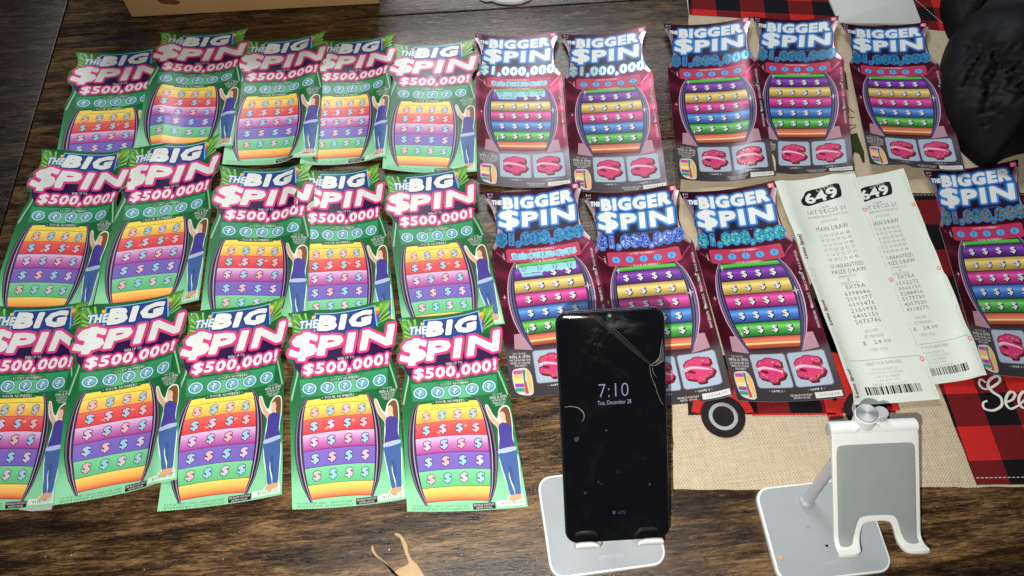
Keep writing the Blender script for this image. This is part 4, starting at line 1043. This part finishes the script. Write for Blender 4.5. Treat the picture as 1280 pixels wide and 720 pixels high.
def bent_plate(outline, path, n0, th, F, mat, name, parent, bevel=.0006):
    """outline in (x, s); path maps s to (y, n): a plate bent along its length"""
    for _ in range(3):        # round the corners
        q_ = []
        for i, p in enumerate(outline):
            p = np.array(p, float); q = np.array(outline[(i+1) % len(outline)], float); L = np.hypot(*(q-p)); t = min(.25, .0016/max(L, 1e-6)) if _ else min(.3, .004/max(L, 1e-6)); q_ += [p+(q-p)*t, q-(q-p)*t]
        outline = q_
    O = []
    for i, p in enumerate(outline):
        p = np.array(p, float); q = np.array(outline[(i+1) % len(outline)], float); k = max(1, int(np.hypot(*(q-p))/.002)); O += [p+(q-p)*t/k for t in range(k)]
    O = np.array(O); s1 = O[:, 1].max(); xs = np.arange(O[:, 0].min(), O[:, 0].max(), .004); ss = np.arange(O[:, 1].min()+.001, s1, .0022)
    g = np.array([(x, s) for x in xs for s in ss]); dm = np.array([np.hypot(*(O-q).T).min() for q in g]); g = g[dm > .0008]
    V = [Vector(p) for p in O]+[Vector(p) for p in g]; n = len(O)
    vo, _, fo, *_ = delaunay_2d_cdt(V, [(i, (i+1) % n) for i in range(n)], [], 0, 1e-7)
    vo = np.array([tuple(p) for p in vo]); T = np.array(fo); T = T[inside_mask(vo[T].mean(1), O)]
    S, Y, N = np.array(path).T
    y = np.interp(vo[:, 1], S, Y); nn = np.interp(vo[:, 1], S, N)
    e = 1e-4; ty = np.interp(vo[:, 1]+e, S, Y)-np.interp(vo[:, 1]-e, S, Y); tn = np.interp(vo[:, 1]+e, S, N)-np.interp(vo[:, 1]-e, S, N)
    L = np.hypot(ty, tn); ny, nz = tn/L, -ty/L       # normal on the side facing the phone
    bm = bmesh.new(); vs = [bm.verts.new(F @ Vector((vo[i, 0], y[i]+ny[i]*n0, nn[i]+nz[i]*n0))) for i in range(len(vo))]
    for f in T:
        try: bm.faces.new([vs[i] for i in f])
        except ValueError: pass
    bmesh.ops.delete(bm, geom=[v for v in bm.verts if not v.link_faces], context='VERTS')
    bmesh.ops.recalc_face_normals(bm, faces=bm.faces[:])
    if sum(f.normal.dot(F.to_3x3() @ Vector((0, 0, 1))) for f in bm.faces) < 0: bmesh.ops.reverse_faces(bm, faces=bm.faces[:])
    me = bpy.data.meshes.new(name); bm.to_mesh(me); bm.free(); me.polygons.foreach_set('use_smooth', [True]*len(me.polygons))
    o = meshobj(name, me, parent, [mat])
    md = o.modifiers.new('thickness', 'SOLIDIFY'); md.thickness = th; md.offset = -1; md.use_even_offset = False
    bv = o.modifiers.new('soft_edge', 'BEVEL'); bv.width = bevel; bv.segments = 2; bv.limit_method = 'ANGLE'; bv.angle_limit = math.radians(50)
    return o
def arcpath(segs):
    """segs: ('s', length) or ('a', radius, degrees); starts at y=0,n=0 going down"""
    P = [(0, 0, 0)]; s = y = n = 0; a = 0.
    for sg in segs:
        if sg[0] == 's': k, ds, da = 6, sg[1]/6, 0
        else: k = 10; ds = sg[1]*math.radians(abs(sg[2]))/k; da = math.radians(sg[2])/k
        for _ in range(k):
            a += da/2; y -= math.cos(a)*ds; n += math.sin(a)*ds; a += da/2; s += ds; P.append((s, y, n))
    return P
def cyl(p, q, r, mat, name, parent, n=24, r2_=None, bev=.0006):
    p, q = Vector(p), Vector(q); d = q-p; bm = bmesh.new()
    bmesh.ops.create_cone(bm, cap_ends=True, segments=n, radius1=r, radius2=r2_ or r, depth=d.length)
    if bev: bmesh.ops.bevel(bm, geom=[e for e in bm.edges if any(len(f.verts) > 4 for f in e.link_faces)], offset=bev, segments=2, affect='EDGES')
    bmesh.ops.transform(bm, matrix=Matrix.Translation((p+q)/2) @ d.to_track_quat('Z', 'Y').to_matrix().to_4x4(), verts=bm.verts[:])
    return bmobj(name, bm, mat, parent)

# stand 2: empty holder, on the right
s2 = empty('phone_stand', (.262, .147, 0)); tag(s2, 'empty white folding phone stand with grey pads, on the placemat edge', 'phone stand', 'desktop phone stands')
base_plate((.2655, .1475), 6.5, .098, .080, s2)
F2 = frame((.2929, .1266, .0400), 32.3, -.4, 2.7); H2 = .094; W2_ = .0695
FT = F2 @ Matrix.Translation((0, H2, 0))
def holder_outline(w_, top, bot, cutw, cuth, lipflare, inset=0., r=.004):
    hw = w_/2-inset; cw = cutw/2+inset
    P = [(-hw, top+inset+r), (-hw+r*.3, top+inset+r*.3), (-hw+r, top+inset), (hw-r, top+inset), (hw-r*.3, top+inset+r*.3), (hw, top+inset+r)]
    P += [(hw, bot-.012), (hw+lipflare, bot-.003-inset), (hw+lipflare, bot-inset)]
    P += [(cw+.004, bot-inset), (cw+.001, bot-.008-inset), (cw-.002, bot-cuth+.004-inset), (cw-.006, bot-cuth-inset)]
    P += [(-cw+.006, bot-cuth-inset), (-cw+.002, bot-cuth+.004-inset), (-cw-.001, bot-.008-inset), (-cw-.004, bot-inset)]
    P += [(-hw-lipflare, bot-inset), (-hw-lipflare, bot-.003-inset), (-hw, bot-.012)]
    return P
path2 = arcpath([('s', .0845), ('a', .0095, 78), ('s', .0045)])
bot2 = path2[-1][0]
bent_plate(holder_outline(W2_, 0, bot2, .030, .028, .0015), path2, 0, .0030, FT, M_whiteplastic, 'holder', s2)
bent_plate(holder_outline(W2_, .0085, bot2-.005, .030, .0245, .0, .0032, .004), path2, .0004, .0005, FT, M_greypad, 'holder_pad', s2, .0002)
ax = lambda x, y, n: FT @ Vector((x, y, n))
cyl(ax(-W2_/2-.0002, .000, -.0056), ax(W2_/2+.0002, .000, -.0056), .0062, M_whiteplastic, 'hinge_roll', s2, 28)
cyl(ax(-W2_/2-.0012, .000, -.0056), ax(-W2_/2-.0003, .000, -.0056), .0050, M_alu, 'hinge_cap', s2)
cyl(ax(W2_/2+.0003, .000, -.0056), ax(W2_/2+.0012, .000, -.0056), .0050, M_alu, 'hinge_cap', s2)
foot = Vector((.2560, .1700, .0050)); kn = Vector((.2806, .2155, .1000)); kax = Vector((-.12, .22, .96)).normalized()
low = kn-kax*.014
arm = cyl(foot, low, .0046, M_alu, 'arm', s2, 24)
cyl(foot+Vector((0, 0, -.001)), foot+Vector((.0006, .001, .0025)), .0068, M_alu, 'arm_collar', s2)
hub = cyl(kn-kax*.018, kn-kax*.0012, .0088, M_whiteplastic, 'hinge_hub', s2, 28, None, .0012)
kb = cyl((0, 0, -.0012), (0, 0, .0009), .0083, M_knob, 'hinge_knob', s2, 32, None, .0003)
kb.matrix_parent_inverse = Matrix(); kb.location = kn-s2.location; kb.rotation_euler = kax.to_track_quat('Z', 'Y').to_euler()
for x0 in (-.0125, .0085):
    a = ax(x0-.005, -.0005, -.003); b = kn-kax*.010+Vector((x0*.35, -.004, 0))
    cyl(a, b, .0042, M_whiteplastic, 'hinge_ear', s2, 16, .0036)
cyl(kn-kax*.016+Vector((.0125, .004, .001)), kn-kax*.004+Vector((.0125, .003, .001)), .0056, M_alu, 'hinge_bolt', s2, 20)

# stand 1: holds the phone
s1 = empty('phone_stand', (.075, .152, 0)); tag(s1, 'white phone stand holding the black phone, its pale base showing at the left', 'phone stand', 'desktop phone stands')
base_plate((.0765, .1545), 7.5, .0985, .086, s1)
PW, PH, PT = .0834, .1888, .0088
F1 = frame((.08524, .13232, .045), 39.63, -1.5, 3.23) @ Matrix.Translation((0, -.005, 0))
FT1 = F1 @ Matrix.Translation((0, .088, -PT-.0012))
path1 = arcpath([('s', .0850), ('a', .0035, 90), ('s', PT-.0015), ('a', .0030, 92), ('s', .0012)])
b1 = path1[-1][0]
bent_plate(holder_outline(.0700, 0, b1, .0245, .030, .0), path1, 0, .0028, FT1, M_whiteplastic, 'holder', s1)
a1 = lambda x, y, n: FT1 @ Vector((x, y, n))
cyl(a1(-.034, .001, -.004), a1(.034, .001, -.004), .0062, M_whiteplastic, 'hinge_roll', s1)
cyl((.069, .178, .005), a1(-.006, .010, -.012), .0046, M_alu, 'arm', s1); cyl(a1(-.008, .002, -.010), a1(-.004, .014, -.014), .0085, M_whiteplastic, 'hinge_hub', s1)

# ------------------------------------------------------------------ the phone
ph = empty('smartphone', F1 @ Vector((0, 0, -PT))); tag(ph, 'black smartphone with cracked glass leaning on a stand, screen showing 7:10', 'phone')
def F1prism(pts, n0, n1, mat, name, bev=0., segs=3):
    o = prism(pts, n0, n1, mat, name, None, bev, segs, False); o.data.transform(F1); o.parent = ph; o.matrix_parent_inverse = Matrix.Translation(-ph.location); return o
F1prism(rr(PW, PH, .0098, 8, 0, PH/2), -PT, -.0005, M_phone_frame, 'frame', .0022, 4)
F1prism(rr(PW-.0030, PH-.0030, .0088, 8, 0, PH/2), -.0010, .0000, M_glass, 'screen_glass', .0004, 2)
F1i = F1.inverted(); Cw = Vector((0, 0, CH))
def onp(x, y):
    """a point seen in the photograph, carried onto the phone's screen"""
    d = Vector(at(x, y, 0))-Cw; a = F1i @ Cw; b = F1i.to_3x3() @ d; t = -a.z/b.z; q = a+b*t; return np.array([q.x, q.y])
def on_screen(tris, mat, name, z=.00006):
    q = np.array(tris).reshape(-1, 2); me = bpy.data.meshes.new(name)
    me.from_pydata([tuple(F1 @ Vector((x, y, z))) for x, y in q], [], [(i, i+1, i+2) for i in range(0, len(q), 3)])
    bm = bmesh.new(); bm.from_mesh(me); up_ = F1.to_3x3() @ Vector((0, 0, 1))
    for f in bm.faces:
        if f.normal.dot(up_) < 0: f.normal_flip()
    bm.to_mesh(me); bm.free(); return meshobj(name, me, ph, [mat])
def stext(s_, x, y, wpx, hpx, mat, name, res=3, off=0.):
    c = onp(x, y); a = onp(x-wpx/2, y); b = onp(x+wpx/2, y); u = onp(x, y-hpx/2); d = onp(x, y+hpx/2)
    g = glyphs(s_, 1.06, True, res, off); q = g.reshape(-1, 2); q = (q-(q.min(0)+q.max(0))/2)/(q.max(0)-q.min(0))
    dx = b-a; ang = math.atan2(dx[1], dx[0])*.3; q = q*[np.hypot(*dx), abs(u[1]-d[1])]
    on_screen((q+c).reshape(-1, 3, 2), mat, name)
stext('7:10', 767, 487.5, 37, 16.5, M_lilac, 'clock_digits', 3, -.018); stext('Tue, December 28', 768, 503, 42, 6, M_lilac, 'date_text'); stext('63%', 777, 640.3, 9, 4.4, M_dim, 'battery_text')
c_ = onp(767.5, 640.6); on_screen([((c_[0]-.0012, c_[1]-.0013), (c_[0]+.0012, c_[1]-.0013), (c_[0]+.0012, c_[1]+.0013)), ((c_[0]-.0012, c_[1]-.0013), (c_[0]+.0012, c_[1]+.0013), (c_[0]-.0012, c_[1]+.0013))], M_dim, 'battery_icon')
c_ = onp(762, 394.5); on_screen(disc(c_[0], c_[1], .0021, .0021, 16), M_phone_frame, 'camera_ring', .00005); on_screen(disc(c_[0], c_[1], .00125, .00125, 12), M_crack, 'camera_lens', .0001)
def line2(pts, wd, mat, name, z=.00008, taper=True):
    P = [onp(*p) for p in pts]; T = []
    n = len(P); off = []
    for i in range(n):
        a = P[max(i-1, 0)]; b = P[min(i+1, n-1)]; d = (b-a)/np.hypot(*(b-a)); k = wd*.28*(.35+.65*math.sin(math.pi*(i+.5)/n) if taper else 1)*random.uniform(.6, 1.3); off.append(np.array([-d[1], d[0]])*k)
    for i in range(n-1): T += [(P[i]-off[i], P[i+1]-off[i+1], P[i+1]+off[i+1]), (P[i]-off[i], P[i+1]+off[i+1], P[i]+off[i])]
    on_screen(T, mat, name, z)
for L, wd in (([(828, 424), (826, 436), (824, 447), (817, 454), (812, 456.5)], .0009), ([(812, 456.5), (813, 465), (815, 473), (819, 482), (822, 492), (827, 503), (830, 506)], .0006), ([(812, 456), (820, 456.5), (827, 452), (830, 451)], .0008), ([(815, 458), (817, 466), (821, 472)], .0004),
              ([(706, 509), (714, 508), (723, 510), (729, 516), (730, 523), (727, 527)], .0010), ([(724, 510), (729, 515), (731, 521)], .0005)):
    line2(spline(L, 3, False), wd, M_crack, 'glass_crack')
on_screen(poly([onp(*p) for p in ((829, 428), (830.5, 450), (822, 455), (819, 454), (825, 445))]), M_scratch, 'glass_chip', .00006)
for dx in (0, 4, 8.5): line2([(736+dx, 392+dx*.1), (765+dx, 416), (790+dx*.8, 438), (811+dx*.3, 455)], .0006, M_scratch, 'hairline_scratch', .00005)
for x, y, r in ((721, 549, .0028), (758, 538, .0011), (748, 602, .0011), (752, 604.5, .0008), (731, 616, .0014), (812, 605, .0015), (806, 573, .0005), (772, 590, .0007), (743, 430, .0007)):
    c_ = onp(x, y); on_screen(poly([(c_[0]+r*math.cos(a)*random.uniform(.5, 1.1), c_[1]+r*math.sin(a)*random.uniform(.5, 1.1)) for a in np.linspace(0, 2*math.pi, 9)[:-1]]), M_scratch, 'smudge', .00004)

# ------------------------------------------------------------------ things round the edge
# cardboard box
b0, b1_ = np.array((-.4863, .7833)), np.array((-.1721, .8104)); bd = (b1_-b0)/np.hypot(*(b1_-b0)); bn = np.array([-bd[1], bd[0]])
box = empty('cardboard_box', (*(b0+b1_)/2, 0)); tag(box, 'brown cardboard box on the back of the table, above the green tickets', 'box')
prism([b0, b1_, b1_+bn*.21, b0+bn*.21], .0004, .115, M_card, 'carton', box, .0015, 2, False)
prism([b0-bd*.0004+bn*.001, b1_+bd*.0004+bn*.001, b1_+bd*.0004+bn*.104, b0-bd*.0004+bn*.104], .1152, .1180, M_card, 'top_flap', box, .0008, 2)
prism([b0-bd*.0004+bn*.1055, b1_+bd*.0004+bn*.1055, b1_+bd*.0004+bn*.209, b0-bd*.0004+bn*.209], .1152, .1180, M_card, 'top_flap', box, .0008, 2)
def onbox(x, z, eps=.0004): return (*(b0+bd*x-bn*eps), z)
bm = bmesh.new()
for cx, cz, rx, rz in ((.052, .0235, .012, .006), (.060, .020, .008, .004)):
    bm.faces.new([bm.verts.new(onbox(cx+rx*math.cos(a)*random.uniform(.8, 1.1), cz+rz*math.sin(a), .0004+.0001*(rx < .01))) for a in np.linspace(0, 2*math.pi, 15)[:-1]])
bmobj('printed_mark', bm, M_cardprint, box, False)
# white card at the back, on the plaid band
prism([at(*p, .004)[:2] for p in ((1034, -6), (1047, 24), (1049.5, 27.5), (1053, 28.5), (1146, 30.5), (1150.5, 29), (1151, 25.5), (1139, -6))], .0020, .0046, M_tissue, 'white_card', None, .0008, 2)
tag(bpy.data.objects['white_card'], 'blank white card with rounded corners lying on the plaid band', 'card')
# scrap of white paper at the top border
P = [at(x, y, .003)[:2] for x, y in ((594, -14), (600, -2), (607, 0.5), (614, -.5), (622, 2.5), (632, 3.6), (643, 4), (652, 2.8), (658, .2), (664, -2), (668, -14))]
prism(P, .0006, .0042, M_tissue, 'paper_scrap', None, .0012, 2); tag(bpy.data.objects['paper_scrap'], 'scrap of white paper with a wavy edge at the top border', 'paper')
# tan cutout with two prongs at the bottom border
L1 = spline([(498, 722), (487, 711), (477, 702), (468, 694), (464, 688), (464.5, 682.5), (466.4, 682.5), (468, 688), (472, 694), (481, 701.5), (487, 709), (490, 715), (497, 712), (505, 707.5), (510.5, 704), (508, 696), (505, 688), (502, 678), (499, 672), (493.5, 669), (494, 666.6), (499, 667.2), (505, 673), (509, 681), (510.5, 690), (515, 699), (522, 706), (527, 714), (532, 726), (520, 740), (500, 740)], 2)
prism([at(x, y, .003)[:2] for x, y in L1], .0006, .0034, M_tan, 'antler_cutout', None, .0006, 2)
tag(bpy.data.objects['antler_cutout'], 'tan wooden cutout with two curved prongs at the bottom border', 'ornament')
# black puffy jacket
jk = empty('jacket', (.62, .66, .0)); tag(jk, 'black quilted puffer jacket heaped on the right edge of the placemat', 'jacket')
def mound(outline, centre, hmax, seams, name, seed, lobes=0.012, z0=.0015):
    O = np.array(spline(outline, 13)); n = len(O); m = 70; bm = bmesh.new(); R = []
    rg = np.random.default_rng(seed); ph_ = rg.uniform(0, 6, 8)
    S = [np.array(spline(s, 6, False)) for s in seams]
    for j in range(m+1):
        r = 1-(j/m); ring_ = []
        for i in range(n):
            q = np.array(centre)+(O[i]-centre)*min(1, r**.8)
            z = z0+hmax*(1-(r**.8)**3.2)**.55
            z += lobes*(math.sin(q[0]*52+ph_[0]+math.sin(q[1]*31+ph_[1])*1.3)*math.sin(q[1]*44+ph_[2]+q[0]*12))*min(1, (1-r)*4)*.5
            d = min(np.hypot(*(s-q).T).min() for s in S) if S else 1
            z -= .009*math.exp(-(d/.0055)**1.3)*min(1, (1-r)*6)
            z += .0016*math.sin(q[0]*420+math.sin(q[1]*260)*2)*math.exp(-(d/.016)**2)*min(1, (1-r)*4)
            bulge = .004*math.exp(-((z-z0-.03)/.02)**2)*(1-min(1, (1-r)*6)); dirv = (O[i]-centre)/np.hypot(*(O[i]-centre))
            ring_.append(bm.verts.new((*(q+dirv*bulge), max(z, z0))))
        R.append(ring_)
        if j == m: break
    for j in range(m):
        for i in range(n):
            try: bm.faces.new((R[j][i], R[j][(i+1) % n], R[j+1][(i+1) % n], R[j+1][i]))
            except ValueError: pass
    bmesh.ops.remove_doubles(bm, verts=bm.verts[:], dist=1e-5)
    return bmobj(name, bm, M_jacket, jk)
Z = .012
mound([at(*p, Z)[:2] for p in ((1222, -30), (1206, 14), (1186, 55), (1177, 95), (1180, 128), (1193, 163), (1216, 190), (1240, 203), (1264, 190), (1300, 182), (1400, 170), (1460, 60), (1420, -60), (1300, -90))], (.655, .70), .072,
      [[at(*p, .07)[:2] for p in L] for L in (((1205, 8), (1228, 20), (1245, 40), (1262, 62), (1290, 82)), ((1206, 60), (1232, 50), (1236, 34)), ((1180, 80), (1198, 105), (1222, 112), (1258, 145), (1240, 163), (1226, 160), (1200, 128)), ((1232, 196), (1262, 172), (1300, 158)), ((1178, 118), (1192, 140), (1200, 172)), ((1245, 40), (1232, 70), (1222, 112)), ((1262, 62), (1300, 112), (1340, 120)), ((1240, 163), (1262, 172)), ((1206, 14), (1214, 44), (1188, 62)), ((1262, 62), (1252, 96), (1262, 150)))], 'quilted_shell', 3)
mound([at(*p, .02)[:2] for p in ((1200, -60), (1184, -10), (1189, 20), (1200, 38), (1222, 34), (1260, -20), (1260, -80))], (.62, .85), .05, [], 'sleeve', 5, .006)
# crumbs on the bare wood
bm = bmesh.new(); rg = np.random.default_rng(12)
for k in range(36):
    x, y = (rg.uniform(20, 660), rg.uniform(644, 716)) if k < 24 else (rg.uniform(1120, 1260), rg.uniform(625, 690))
    p = at(x, y)[:2]; s = rg.uniform(.00012, .0003)*(1 if k % 9 else 2)
    bmesh.ops.create_icosphere(bm, subdivisions=1, radius=s, matrix=Matrix.Translation((p[0], p[1], s*.4)) @ Matrix.Rotation(rg.uniform(0, 3), 4, 'Z') @ Matrix.Diagonal((rg.uniform(1, 3), 1, .5, 1)))
tag(bmobj('crumbs', bm, M_whiteplastic), 'tiny pale crumbs scattered on the bare wood', 'crumbs', kind='stuff')
for (x, y, s_, m_) in ((977, 697, .0022, M_tan), (1033.5, 682, .0011, M_black_felt), (1010, 659, .0009, M_greypad)):
    p = at(x, y, .0056); bm = bmesh.new()
    bmesh.ops.create_icosphere(bm, subdivisions=2, radius=s_, matrix=Matrix.Translation((p[0], p[1], .0058)) @ Matrix.Diagonal((1.2, .9, .25, 1)))
    for v in bm.verts: v.co.x += random.uniform(-.25, .25)*s_; v.co.y += random.uniform(-.25, .25)*s_
    o = bmobj('debris_flake', bm, m_); tag(o, {977: 'tan flake on the base of the empty phone stand', 1033.5: 'tiny black speck on the base of the empty phone stand', 1010: 'small grey speck near the middle of the empty stand base'}[x], 'flake')
# white paper sliver peeking from under a front row ticket
prism([at(x, y, .001)[:2] for x, y in ((20, 630), (66, 628), (64, 637), (40, 639), (24, 637))], .0003, .0007, M_tissue, 'paper_sliver'); tag(bpy.data.objects['paper_sliver'], 'white paper sliver peeking out under the leftmost front row ticket', 'paper')
